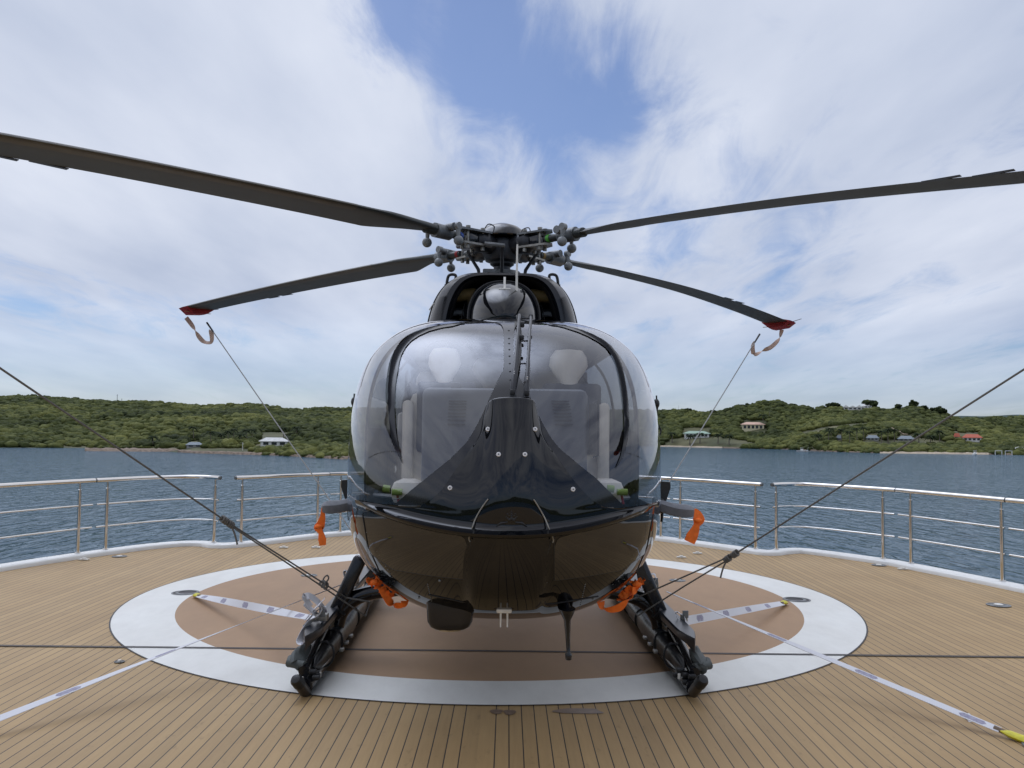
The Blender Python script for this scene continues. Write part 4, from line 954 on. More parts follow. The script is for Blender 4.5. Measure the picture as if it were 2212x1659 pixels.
q_ = [hp(p_, .02) for p_ in zw([(350, 1535), (430, 1480), (520, 1475), (640, 1480), (715, 1535)])]; MB().tube(catmull(q_, 4), .008, 6).build('wiper_shroud', RUBBER, wp)
for x_, y_ in ((583, 1172), (581, 1208), (815, 1266), (812, 1300)): MB().ball(hp(zw([(x_, y_)])[0], .094), .0035, 8).build('pin', SCREW, wp)

# -- side details on the canopy silhouette
for (px, py, Y_) in [(765, 868, 5.35), (1418, 872, 5.35), (747, 1052, 5.3), (1438, 1056, 5.3)]:
    p_ = L(px, py, Y_); sx = -1 if px < 1000 else 1
    if py < 900:
        e = MB().ball(p_, .025, 10, (.8, 1, 1.2)).tube([p_, p_+np.array([-sx*-.0, 0, -.06])], [.018, .004], 8).build('door_stop', RUBBER, HE)
        MB().tube(catmull([p_+np.array([0, 0, .05]), p_, L(px-5*(-sx)*-1, 900, Y_), L(px+sx*-1+sx*7, 930, Y_)+np.array([sx*.01, 0, 0]), L(px+sx*3, 945, Y_)], 5), .005, 6).build('gas_strut', SATIN, HE)
    else:
        MB().prism([p_+np.array([-sx*.03, 0, .045]), p_+np.array([sx*.028, 0, .04]), p_+np.array([sx*.03, 0, .005]), p_+np.array([-sx*.012, 0, -.12]), p_+np.array([-sx*.03, 0, -.12])], (0, 1, 0), .05).build('step_bracket', RUBBER, HE, smooth=False)
        MB().tube([p_+np.array([-sx*.01, .025, -.10]), p_+np.array([-sx*.02, .025, -.20])], .008, 6).build('bracket_rod', RUBBER, HE)

# -- cabin inside
ip = empty('instrument_panel', (0, 0, 0), 0, HE)
p0, p1 = L(912, 836, 5.15), L(1270, 1075, 5.15); cx_, cz_ = (p0[0]+p1[0])/2, (p0[2]+p1[2])/2; yp = p0[1]
MB().box((cx_, yp+.12, cz_), (p1[0]-p0[0], .24, p0[2]-p1[2]), bev=.04).box((cx_, yp+.2, cz_-.45), (.35, .3, .5), bev=.04).build('panel_hood', PANELG, ip)
for x0, x1 in ((970, 1008), (1192, 1230)):
    for k, y_ in enumerate((866, 872, 878, 884, 892, 899, 907, 916)):
        sh = (k*1.2 if x0 > 1100 else -k*.5); a_, c_ = L(x0+sh, y_, 5.13), L(x1+sh, y_, 5.13); MB().box(((a_[0]+c_[0])/2, yp-.012, a_[2]), (c_[0]-a_[0], .012, .006)).build('vent_slot', DARKIN, ip, smooth=False)
a_ = L(1281, 925, 5.2); MB().box(a_, (.045, .05, .30), bev=.01).build('tablet_mount', DARKIN, HE); MB().tube([a_+np.array([0, 0, .15]), a_+np.array([.03, 0, .17]), a_+np.array([.03, .0, -.16]), a_+np.array([0, 0, -.17])], .008, 6).build('mount_bracket', DARKIN, HE)
a_ = L(985, 838, 5.1); MB().lathe([(.03, 0), (.04, .03), (.001, .035)], a_, n=14).build('compass', DARKIN, ip)
def seat(px, hy, Y_, w_, label=None, dark=True, wide=.12, name='pilot_seat'):
    c_ = L(px, hy, Y_); e = empty(name, (0, 0, 0), 0, HE); x, y, z = c_
    rows = []
    for k, (dz, hw) in enumerate([(.115, .02), (.105, w_*.75), (.06, w_), (.0, w_*1.06), (-.05, w_*.85), (-.10, w_*.55), (-.13, w_*.45)]):
        rows.append([(x+hw*math.copysign(abs(math.cos(a))**.7, math.cos(a)), y+.055*math.copysign(abs(math.sin(a))**.7, math.sin(a))*(1 if k else .3), z+dz) for a in np.linspace(0, 2*math.pi, 20, endpoint=False)])
    MB().grid(np.array(rows), closev=True).build('headrest', LEATHER, e)
    MB().box((x, y+.04, z-.16), (w_*.9, .05, .10), bev=.015).build('headrest_post', LEATHER, e)
    MB().box((x, y+.05, z-.52), (.46, .12, .66), bev=.055).build('backrest', LEATHER, e)
    MB().box((x, y-.24, z-.92), (.50, .56, .14), bev=.06).build('seat_cushion', LEATHER, e)
    for s_ in (-1, 1): MB().box((x+s_*.235, y-.02, z-.56), (.07, .20, .62), bev=.03).build('side_bolster', LEATHER, e)
    MB().box((x, y-.2, z-1.08), (.42, .45, .2), bev=.02).build('seat_base', DARKIN, e)
    if dark:
        MB().box((x+.02, y-.03, z-.36), (.40, .07, .48), bev=.03).build('life_vest', mat('dark_navy_fabric', (.03, .035, .05), .8, noise=.2), e)
        for s_ in (-1, 1): MB().tube([(x+s_*.07, y-.03, z-.14), (x+s_*.12, y-.07, z-.35), (x+s_*.08, y-.09, z-.62)], .018, 8, flat=.3).build('harness', DARKIN, e)
    return e
seat(960, 787, 5.95, .105); seat(1228, 791, 5.95, .125)
seat(1062, 802, 7.2, .15, dark=False, name='cabin_seat'); seat(930, 830, 7.6, .12, dark=False, name='cabin_seat'); seat(1180, 830, 7.6, .12, dark=False, name='cabin_seat')
b = MB(); b.box((0, -.4, .86), (1.5, 3.4, .05)); b.build('cabin_floor', DARKIN, HE, smooth=False)
MB().box((0, .95, 1.55), (1.66, .06, 1.3), bev=.02).build('rear_bulkhead', CABIN, HE)
b = MB(); gg = upper(-1.36, .95, .3, .7, 12, 20); gg[..., 2] -= .05; gg[..., 0] *= .96; b.grid(gg); b.build('headliner', CABIN, HE)
for x_ in (882, 1310):
    MB().box(L(x_, 1062, 5.28), (.19, .24, .15), bev=.055).build('cushion_front', LEATHER, HE)
for sx in (-1, 1):
    a_ = L(858 if sx < 0 else 1344, 1063, 5.1); MB().tube([a_+np.array([-.03, 0, 0]), a_+np.array([.03, 0, .0])], .02, 10).tube([a_+np.array([-.045, .02, .015]), a_+np.array([-.085, .02, .02])], .022, 10).build('door_handle', GREENP, HE)
    MB().tube([a_+np.array([.0, .02, -.02]), a_+np.array([.01, .02, -.07])], .008, 6).build('handle_pin', RED, HE)
    # rudder pedals and door sill behind the chin glass
    MB().tube([(sx*.62, -2.05, 1.23), (sx*.83, -1.5, 1.20), (sx*.86, -1.2, 1.2)], .015, 8).build('door_sill', HUBM, HE)

# -- engine cowling
cw = empty('engine_cowling', (0, 0, 0), 0, HE)
def cowl(y, s_, z0=2.16, W_=.575, Ht=.63, n_=60, pw=4.4):
    out = []
    for a in np.linspace(0, math.pi, n_):
        c_, s2 = math.cos(a), math.sin(a); out.append((s_*W_*math.copysign(abs(c_)**(2/pw), c_)*(1-.05*s2), y, z0+(s_*.28+.72)*Ht*abs(s2)**(2/3.4)*(1-.10*abs(c_)**3)))
    return out
WT = [(-1.03, .70), (-1.06, .74), (-1.05, .82), (-.98, .92), (-.85, .975), (-.7, 1.0), (0, 1.02), (.9, 1.0), (1.7, .8), (2.4, .55), (2.9, .4)]
MB().grid(np.array([cowl(y, s_) for y, s_ in WT])).build('cowling_shell', SATIN, cw)
MB().grid(np.array([cowl(y, s_) for y, s_ in [(-1.03, .70), (-.95, .69), (-.5, .69), (0, .70)]]), flip=True).build('intake_wall', DARKIN, cw)
MB().add(cowl(.0, .72), [tuple(range(60))]).build('intake_back', DARKIN, cw)
for sx in (-1, 1):
    MB().lathe([(.14, 0), (.125, -.03), (.10, -.03), (.085, 0)], (sx*.33, -.80, 2.40), (0, -1, 0), 28).build('intake_ring', HUBM, cw)
    MB().tube([(sx*.20, -.85, 2.64), (sx*.40, -.85, 2.61)], .045, 12).build('filter', GOLD, cw)
    MB().tube([(sx*.40, -.8, 2.2), (sx*.40, -.8, 2.36)], .03, 10).build('drain_pipe', SATIN, cw)
    # lifting handle
    p_ = L(975 if sx < 0 else 1196, 603, 6.45); MB().tube(catmull([p_+np.array([sx*.035, 0, -.05]), p_+np.array([sx*.02, 0, .025]), p_+np.array([-sx*.03, 0, .03]), p_+np.array([-sx*.03, 0, -.02]), p_+np.array([-sx*.045, 0, -.055])], 5), .011, 8).tube([p_+np.array([sx*.05, 0, -.05]), p_+np.array([-sx*.06, 0, -.055])], .012, 8).build('lifting_handle', RUBBER, cw)
    # thin seam and pinstripes
    MB().tube([(x_, y_-.0, z_) for x_, y_, z_ in [(sx*abs(q[0])*1.006, -.78, 2.16+(q[2]-2.16)*1.006) for q in cowl(-.78, .992)[:22]]], .006, 5).build('cowl_seam', RUBBER, cw)
    for k in (0, 1):
        A_p = [L(x, y, 6.45) for x, y in ([(928+(1-k)*4, 690-k*18), (937+(1-k)*4, 673-k*14), (952-k*10, 663-k*4)] if sx < 0 else [(1236, 690-k*14), (1227, 672-k*12), (1213+k*7, 664-k*8)])]
        MB().tube([q-np.array([0, .05, 0]) for q in catmull(A_p, 4)], [.0045, .0045, .001], 5).build('pinstripe', CREAMW, cw)
# central fairing in front of the intakes
fr_ = empty('gearbox_fairing', (0, 0, 0), 0, HE)
rows = []; rows2 = []
for t in np.linspace(0, 1, 22):
    y = -1.60+.95*(1-math.cos(t*math.pi/2)); s_ = math.sin(t*math.pi/2)
    rows.append([(s_*.315*math.copysign(abs(math.cos(a))**.85, math.cos(a)), y+.10*s_*math.sin(a), 2.41+s_*(.345 if math.sin(a) > 0 else .25)*math.copysign(abs(math.sin(a))**.9, math.sin(a))) for a in np.linspace(0, 2*math.pi, 48, endpoint=False)])
MB().grid(np.array(rows), closev=True).build('fairing_shell', BLACK, fr_, ang=70)
k_ = 9; MB().tube([np.array(q)*np.array([1.012, 1, 1])+np.array([0, -.004, (q[2]-2.41)*.012]) for q in rows[12]], .006, 5, closed=True).build('fairing_seam', RUBBER, fr_)
MB().tube([np.array(q)+np.array([0, -.004, 0]) for q in rows[18]], .004, 5, closed=True).build('fairing_seam', RUBBER, fr_)
a_ = L(1090, 624, 5.88); MB().box(a_+np.array([0, .03, -.01]), (.085, .12, .025), bev=.008).build('antenna_foot', CREAMW, fr_); MB().prism([a_+np.array([-.007, -.02, 0]), a_+np.array([-.007, .07, 0]), a_+np.array([-.007, .07, .085]), a_+np.array([-.007, .035, .088])], (1, 0, 0), .014).build('antenna_blade', CREAMW, fr_, smooth=False)
p0, p1 = L(1115.5, 648, 5.86), L(1117.5, 528, 5.92)
MB().tube([p0+np.array([0, .03, -.03]), p0, p0+(p1-p0)*.14], [.016, .021, .014], 10).build('whip_base', RUBBER, fr_); MB().tube([p0+(p1-p0)*.12, p1], [.0085, .006], 8).build('whip_antenna', CREAMW, fr_)
MB().tube([p1, p1+(p1-p0)*.07], .005, 6).build('whip_tip', RUBBER, fr_)

# -- rotor head
rh = empty('rotor_head', (0, 0, 0), 0, HE); HZ = 3.17
MB().lathe([(.13, 2.72), (.13, 2.80), (.075, 2.83), (.07, 3.0), (.10, 3.02), (.11, 3.08), (.075, 3.10)], n=24).build('mast', HUBD, rh)
MB().lathe([(.24, 2.76), (.24, 2.79), (.1, 2.80)], n=28).build('mast_flange', HUBD, rh)
MB().lathe([(.10, 2.90), (.17, 2.90), (.175, 2.93), (.15, 2.96), (.09, 2.96)], n=28).build('swashplate', HUBM, rh)
MB().lathe([(.06, 3.02), (.14, 3.05), (.17, 3.12), (.15, 3.22), (.08, 3.26)], n=28).build('hub_star', HUBD, rh)
MB().lathe([(.001, 3.368), (.07, 3.362), (.14, 3.335), (.19, 3.295), (.222, 3.245), (.218, 3.235), (.14, 3.25), (.05, 3.26)], n=36).build('hub_cap', BLACK, rh)
for k in range(3):
    a_ = k*2.1+.4; MB().tube([(.15*math.cos(a_), .15*math.sin(a_), 2.8), (.12*math.cos(a_), .12*math.sin(a_), 2.93)], .014, 6).build('actuator_rod', HUBM, rh)
MB().box((-.13, -.06, 2.87), (.05, .10, .12), bev=.01).box((-.10, -.14, 2.93), (.12, .03, .06), bev=.01).build('scissor_link', HUBM, rh)
angs = {'rear_left': R(90+48), 'rear_right': R(90-41.9), 'front_left': R(270-41.9), 'front_right': R(270+48)}
colour = {'rear_left': RED, 'rear_right': GOLD, 'front_left': mat('blue_tag', (.03, .08, .3), .5), 'front_right': mat('green_tag', (.10, .40, .06), .5)}
# height of blade axis against span, from root to drooping tip
ZS = {'rear_left': [(0, 3.17), (1.5, 3.18), (2.9, 3.165), (4.3, 3.13), (5.5, 3.085)], 'rear_right': [(0, 3.17), (1.5, 3.19), (2.9, 3.185), (4.3, 3.12), (5.5, 3.03)],
      'front_left': [(0, 3.17), (1.2, 3.175), (2.5, 3.14), (3.8, 3.08), (5.5, 2.96)], 'front_right': [(0, 3.17), (1.2, 3.17), (2.5, 3.13), (3.8, 3.04), (5.5, 2.90)]}
tips = {}
for key, ang in angs.items():
    ang -= HR
    ax = np.array([math.cos(ang), math.sin(ang), 0]); le = np.array([-math.sin(ang), math.cos(ang), 0]); zs = np.array(ZS[key])
    def zat(s_, zs=zs): return float(np.interp(s_, *[catmull(zs, 8)[:, k] for k in (0, 1)]))
    def at(s_, c_, dz, ax=ax, le=le, zat=zat): q_ = ax*s_+le*c_; return np.array([q_[0], q_[1], zat(s_)+dz])
    be = empty('rotor_blade', (0, 0, 0), 0, HE)
    # grip and fork
    MB().tube([at(.10, 0, -.01), at(.20, 0, 0), at(.30, 0, 0), at(.34, 0, 0)], [.075, .085, .09, .06], 16).build('blade_grip', HUBD, be)
    for dz in (-.055, .055):
        MB().prism([at(.24, -.09, dz), at(.50, -.055, dz), at(.54, 0, dz), at(.50, .055, dz), at(.24, .11, dz)], (0, 0, 1), .016).build('fork_plate', HUBL if dz < 0 else HUBM, be, smooth=False)
    MB().box(at(.36, 0, .0), (.15, .10, .085), np.stack([ax, le, [0, 0, 1]], 1), bev=.015).build('damper', FRAMEB, be)
    for s_, c_ in ((.30, .06), (.44, .03), (.44, -.035), (.30, -.06)): MB().lathe([(.001, -.085), (.017, -.085), (.017, -.06), (.011, -.06), (.011, .08), (.02, .08), (.02, .095), (.001, .095)], at(s_, c_, 0), n=10).build('fork_bolt', HUBL, be)
    MB().tube(catmull([at(.28, .04, .07), at(.24, .06, .14), at(.16, .06, .13), at(.14, .03, .06)], 5), .005, 6).build('bonding_cable', RUBBER, be)
    MB().tube([at(.32, .10, -.04), at(.24, .19, -.05), at(.20, .20, -.05)], [.02, .018, .02], 8).build('pitch_horn', HUBM, be)
    hpnt = at(.21, .19, -.06); MB().tube([hpnt, np.array([hpnt[0]*.70, hpnt[1]*.70, 2.98]), np.array([hpnt[0]*.62, hpnt[1]*.62, 2.86])], [.012, .015, .010], 8).build('pitch_link', HUBD, be)
    # neck
    MB().tube([at(.48, 0, 0), at(.60, 0, 0), at(.72, 0, 0), at(.86, -.01, 0)], [.040, .040, .048, .05], 12, flat=.75).build('blade_neck', BLADE_M, be)
    MB().tube([at(.50, 0, 0), at(.53, 0, 0)], .044, 12, flat=.75).build('colour_mark', colour[key], be)
    # airfoil
    rows = []; srow = np.r_[np.linspace(.72, 1.45, 12), np.linspace(1.6, 5.24, 34)]
    for s_ in srow:
        ch = float(np.interp(s_, [.72, .85, 1.0, 1.3, 5.3, 5.5], [.085, .12, .18, .325, .325, .325])); tk = float(np.interp(s_, [.72, 1.0, 1.4], [.55, .26, .12]))
        cle = float(np.interp(s_, [.72, 1.3], [.045, .10])); tw = R(float(np.interp(s_, [.7, 5.5], [9, 1])))
        row = []
        for xx, yy in [(0, 0), (.02, .32), (.08, .52), (.2, .60), (.4, .55), (.65, .34), (.9, .10), (1, .02), (1, -.02), (.9, -.06), (.65, -.18), (.4, -.30), (.2, -.34), (.08, -.30), (.02, -.18)]:
            c_ = cle-xx*ch; z_ = yy*tk*ch; c2 = c_*math.cos(tw)-z_*math.sin(tw); z2 = c_*math.sin(tw)+z_*math.cos(tw); row.append(at(s_, c2, z2))
        rows.append(row)
    rows = np.array(rows); b = MB().grid(rows, closev=True, flip=False); n_ = len(b.v); b.f.append(tuple(range(15))); b.f.append(tuple(range(n_-15, n_))[::-1])
    b.build('blade_airfoil', BLADE_M, be, ang=50)
    # pale erosion strip along the leading edge
    gg = rows[12:, [3, 2, 1, 0, 14, 13, 12]].copy(); cen = rows[12:].mean(1, keepdims=True); gg += (gg-cen)/np.linalg.norm(gg-cen, axis=2, keepdims=True)*.0025
    MB().grid(gg).build('erosion_strip', ABRADE if key != 'front_right' else BLADE_M, be, ang=60)
    for s_ in (3.50, 3.76):   # trim tabs
        tw = R(float(np.interp(s_, [.7, 5.5], [9, 1]))); t0 = at(s_, -.225*math.cos(tw), -.225*math.sin(tw)); MB().box(t0-le*.015, (.20, .035, .004), np.stack([ax, le, [0, 0, 1]], 1)).build('trim_tab', HUBD, be, smooth=False)
    # two pendulum absorbers on the neck
    pc = at(.70, 0, .02); MB().tube([at(.66, -.10, .035), at(.66, .10, .035)], .032, 12).tube([at(.62, 0, .0), at(.78, 0, .0)], [.055, .058], 12).build('absorber_clamp', HUBM, be)
    for sg, ss in ((1, .64), (-1, .74)):
        top_ = at(ss, sg*.115, .04); bl = at(ss, sg*.125, -.075)
        MB().lathe([(.001, -.02), (.03, -.02), (.03, .02), (.001, .02)], top_, le, 14).tube([top_, bl], [.022, .012], 10).ball(bl, .039, 16).build('pendulum', BALLM, be)
    tips[key] = (toW(at(5.5, 0, 0)), ax, le, zat, at, be)

# -- landing gear
for sx in (-1, 1):
    lg = empty('landing_skid', (0, 0, 0), 0, HE)
    x0 = sx*1.195
    MB().tube(catmull([(x0*1.0, -1.80, .055), (x0, -1.5, .05), (x0, 0, .05), (x0, 1.7, .05)], 8), .048, 14).build('skid_tube', SATIN, lg)
    # up-turned toe with rubber cap, canted outboard
    t0 = L(661 if sx < 0 else 1497, 1496, 5.45); t1 = L(641 if sx < 0 else 1517, 1470, 5.34)
    MB().tube([t0, t1], [.034, .034], 16).build('toe_tube', mat('toe_brown_black', (.045, .036, .028), .4), lg)
    MB().tube([t1-(t1-t0)*.30, t1+(t1-t0)*.02, t1+(t1-t0)*.14, t1+(t1-t0)*.18], [.038, .038, .028, .008], 16).build('toe_cap', RUBBER, lg)
    for k in range(7):
        y = -1.78+k*.03+random.random()*.02; MB().box((x0-sx*random.uniform(.0, .07), y, .07+random.random()*.07), (.05, .03, .03), bev=.008).build('clamp', RUBBER, lg)
    # packed emergency float on top of the skid
    rows = []
    for t in np.linspace(0, 1, 34):
        y = -1.68+3.2*t; en = min(1, (.35+.65*min(1, t*5))*math.sin(min(1, t*30)*math.pi/2), math.sin(min(1, (1-t)*14)*math.pi/2)+.01); wv = 1+.06*math.sin(t*37)+.05*math.sin(t*17+1)
        rows.append([(x0-sx*.03+.060*en*wv*math.copysign(abs(math.cos(a))**.75, math.cos(a)), y, .140+.076*en*wv*math.copysign(abs(math.sin(a))**.75, math.sin(a))) for a in np.linspace(0, 2*math.pi, 18, endpoint=False)])
    b = MB().grid(np.array(rows), closev=True); b.f.append(tuple(range(18))); b.f.append(tuple(range(len(b.v)-18, len(b.v)))); b.build('float_bag', FLOATM, lg)
    MB().tube([(x0+sx*.02, -1.74, .13), (x0+sx*.025, -1.3, .205), (x0+sx*.03, -1.0, .235)], .036, 12).build('inflation_hose', SATIN, lg)
    for y in (-1.35, -1.0, -.2, .4, 1.0): MB().tube([(x0-sx*.03+.066*math.cos(a), y, .140+.082*math.sin(a)) for a in np.linspace(0, 2*math.pi, 20, endpoint=False)], .008, 5, closed=True, flat=1).build('float_strap', RUBBER, lg)
    for y in (-1.15, -.95, -.75): MB().box((x0-sx*.115, y, .12), (.03, .05, .022), bev=.005).build('buckle', HUBL, lg)
    MB().box((x0-sx*.07, -1.70, .10), (.018, .006, .035), bev=.002).build('white_tag', CREAMW, lg)
    # step board
    rows = []
    for t in np.linspace(0, 1, 26):
        y = -1.78+2.8*t; wv = .058*min(1, math.sin(min(1, t*9)*math.pi/2)+.02); rows.append([(sx*1.205+q*wv, y, .325+zz_) for q, zz_ in ((-1, .018), (-.85, .03), (.85, .03), (1, .018), (1, -.018), (.0, -.03-.035*(1-min(1, t*3))), (-1, -.018))])
    b = MB().grid(np.array(rows), closev=True, flip=True); b.f.append(tuple(range(7))); b.f.append(tuple(range(len(b.v)-7, len(b.v)))[::-1]); b.build('step_board', STEPM, lg, ang=30)
    # arched cross tubes and their legs
    for yc in (-.82, 1.05):
        MB().tube(catmull([(x0, yc, .10), (sx*1.15, yc, .30), (sx*1.02, yc, .42), (sx*.80, yc, .47), (sx*.45, yc, .50), (0, yc, .51)], 6), [.060, .058, .055, .052], 14).build('cross_tube', BLACK, lg)
        MB().box(((sx*1.10), yc-.04, .49), (.095, .10, .48), np.array([[math.cos(sx*.42), 0, math.sin(-sx*.42)], [0, 1, 0], [math.sin(sx*.42), 0, math.cos(sx*.42)]]), bev=.022).build('strut', SATIN, lg)
        MB().tube([(sx*1.19, yc-.06, .30), (sx*1.13, yc-.07, .34)], .05, 10).build('clamp_saddle', RUBBER, lg)
    # folded grey canvas bag strapped outboard of the toe
    rows = []
    for t in np.linspace(0, 1, 12):
        y = -1.72+.36*t; e_ = math.sin(math.pi*min(.97, t*.94+.04))**.4
        rows.append([(x0+sx*.075+-.0+.058*e_*math.cos(a)*(1+.18*math.sin(3*a+t*5)), y+.03*math.sin(a*2), .165+.072*e_*math.sin(a)*(1+.16*math.cos(2*a+t*7))) for a in np.linspace(0, 2*math.pi, 16, endpoint=False)])
    b = MB().grid(np.array(rows), closev=True); b.f.append(tuple(range(16))); b.f.append(tuple(range(len(b.v)-16, len(b.v)))); b.build('canvas_bag', CANVAS, lg, ang=25)
    MB().tube([(x0+sx*.02, -1.72, .16), (x0+sx*.125, -1.68, .165), (x0+sx*.13, -1.60, .17)], .027, 12).build('canvas_roll', CANVAS, lg)
    # tie-down bracket on the belly side
    a_ = L(812 if sx < 0 else 1381, 1216, 5.0); c_ = L(801 if sx < 0 else 1390, 1252, 5.0)
    MB().prism([a_+np.array([-.015, 0, 0]), a_+np.array([.018, 0, 0]), c_+np.array([.03, 0, .0]), c_+np.array([-.03, 0, 0])], (0, 1, 0), .03).build('mooring_fin', RUBBER, HE, smooth=False)
    MB().tube(catmull([a_+np.array([-sx*.01, .01, -.01]), a_+np.array([-sx*.06, .01, -.06]), a_+np.array([-sx*.085, .01, -.11]), c_+np.array([-sx*.05, .01, -.04])], 5), .014, 8).build('mooring_ring', RUBBER, HE)

# -- under-nose fittings
a_ = L(972, 1318, 4.62)
rows = []
for dz, wx, wy in ((.10, .12, .10), (.06, .128, .11), (-.06, .118, .105), (-.085, .105, .10), (-.10, .08, .08)):
    rows.append([(a_[0]+wx*math.copysign(abs(math.cos(t))**.45, math.cos(t)), a_[1]+.06+wy*math.copysign(abs(math.sin(t))**.45, math.sin(t)), a_[2]+dz) for t in np.linspace(0, 2*math.pi, 32, endpoint=False)])
sl = MB().grid(np.array(rows), closev=True, flip=True).build('searchlight_housing', SATIN, HE, ang=50); MB().lathe([(.075, 0), (.07, -.008), (.001, -.010)], (a_[0], a_[1]+.05, a_[2]-.10), n=24).build('lens', STEEL, sl)
MB().tube([(a_[0]-.15, a_[1]+.03, a_[2]+.085), (a_[0]-.13, a_[1]-.03, a_[2]+.075), (a_[0]+.13, a_[1]-.03, a_[2]+.055), (a_[0]+.15, a_[1]+.03, a_[2]+.04)], .006, 6).build('mounting_strap', RUBBER, sl)
a_ = hit(1089, 1312, .014); ta = MB().box(a_+np.array([0, .01, .0]), (.078, .05, .028), bev=.007).build('twin_antenna', CREAMW, HE)
for sx in (-1, 1): MB().tube([a_+np.array([sx*.017, 0, 0]), a_+np.array([sx*.017, 0, -.085])], [.008, .006], 8, flat=.7).build('antenna_rod', CREAMW, ta)
a_ = hit(1223, 1304, .015); rows = []
for dz, wx, wy in ((.035, .008, .03), (.0, .02, .06), (-.012, .045, .09), (-.03, .038, .07), (-.07, .018, .05), (-.15, .013, .035), (-.235, .010, .03), (-.245, .018, .035), (-.27, .016, .03), (-.275, .006, .01)):
    rows.append([(a_[0]+.012*min(1, -dz*4 if dz < 0 else 0)+wx*math.cos(t), a_[1]+.02+wy*math.sin(t), a_[2]+dz) for t in np.linspace(0, 2*math.pi, 18, endpoint=False)])
MB().grid(np.array(rows), closev=True, flip=True).build('blade_antenna', SATIN, HE)
for q, lab in ((-1, 0), (1, 0)):
    pass

# ---------------------------------------------------------------- padded covers on the side probes, with orange streamers
def cover(sx):
    pa, pb = (P(772, 1083, 5.25), P(694, 1094, 5.05)) if sx < 0 else (P(1423, 1090, 5.25), P(1502, 1103, 5.05))
    e = empty('probe_cover', pa); tag(e, ('grey padded cover over the probe on the left side of the nose' if sx < 0 else 'grey padded cover over the probe on the right side of the nose'), 'probe cover', 'padded covers on the side probes')
    d = pb-pa; rows = []
    for t in np.linspace(0, 1, 12):
        c_ = d*t+np.array([0, 0, -.012*math.sin(t*math.pi)]); e_ = 1 if t < .75 else math.sqrt(max(.02, 1-((t-.75)/.25)**2)); hh = .033*e_+.004
        rows.append([c_+np.array([0, q*.075*e_, z_*hh]) for q, z_ in ((-1, -.9), (-1, .3), (-.5, .9), (.5, .9), (1, .3), (1, -.9), (0, -1.1))])
    b = MB().grid(np.array(rows), closev=True, flip=(sx > 0)); b.f.append(tuple(range(7))); b.f.append(tuple(range(len(b.v)-7, len(b.v)))); b.build('padded_sleeve', COVERM, e, ang=45)
    MB().box((0, .03, -.005), (.05, .14, .085), bev=.01).build('probe_clamp', RUBBER, e)
    # streamer
    if sx < 0: pts = [(697, 1097), (697, 1115), (692, 1135), (688, 1140), (693, 1150), (696, 1165), (697, 1178)]; ws = [.012, .03, .05, .055, .03, .045, .035]
    else: pts = [(1500, 1100), (1506, 1110), (1509, 1122), (1505, 1134), (1501, 1146), (1495, 1158), (1489, 1171)]; ws = [.015, .05, .075, .035, .05, .065, .07]
    q_ = catmull([P(x, y, 5.02)-pa for x, y in pts], 5); wd = np.array([(1, .35*math.sin(i*.25), .15*math.sin(i*.3)) for i in range(len(q_))])
    ribbon(q_, ws, wd, .006).build('orange_streamer', ORANGE, e); k = P(689 if sx < 0 else 1508, 1137 if sx < 0 else 1124, 5.01)-pa; MB().ball(k, .016, 10, (1.5, .8, .8)).build('streamer_knot', ORANGE, e)
cover(-1); cover(1)
# orange ties on the mooring points
def tie(pts, Y_, ws, label, pts2=None):
    o0 = P(pts[0][0], pts[0][1], Y_); e = empty('orange_tie', o0); tag(e, label, 'safety streamer', 'orange streamers tied under the nose')
    q_ = catmull([P(x, y, Y_)-o0 for x, y in pts], 8); q_ = q_+rng.normal(size=q_.shape)*.0022; wd = np.array([(.8, .5*math.sin(i*.5), .6*math.cos(i*.2)) for i in range(len(q_))]); ribbon(q_, [w_*.8*(1+.2*math.sin(k*2.1)) for k, w_ in enumerate(np.repeat(ws, 4))], wd, .006).build('ribbon', ORANGE, e, ang=25)
    if pts2: q_ = catmull([P(x, y, Y_-.02)-o0 for x, y in pts2], 8); wd = np.array([(.6, .4, .9*math.sin(i*.13+1)) for i in range(len(q_))]); ribbon(q_, [.045, .04, .05, .03, .05], wd, .004).build('ribbon_loop', ORANGE, e, ang=25)
    for x, y in (pts[1],): MB().ball(P(x, y, Y_-.01)-o0, .022, 10, (1.3, .7, .8)).build('ribbon_knot', ORANGE, e)
    return e
tie([(800, 1252), (810, 1258), (826, 1270), (843, 1285), (846, 1290)], 5.0, [.07, .08, .07, .06, .03], 'orange streamer bundled round the mooring point under the left side of the nose', [(824, 1268), (832, 1285), (844, 1302), (858, 1308), (872, 1306), (874, 1298)])
tie([(1386, 1256), (1376, 1262), (1360, 1275), (1345, 1288), (1335, 1296)], 5.0, [.06, .075, .07, .06, .03], 'orange streamer hanging as a wide loop under the right side of the nose', [(1372, 1268), (1368, 1285), (1352, 1300), (1338, 1312), (1318, 1317), (1302, 1312), (1298, 1300)])

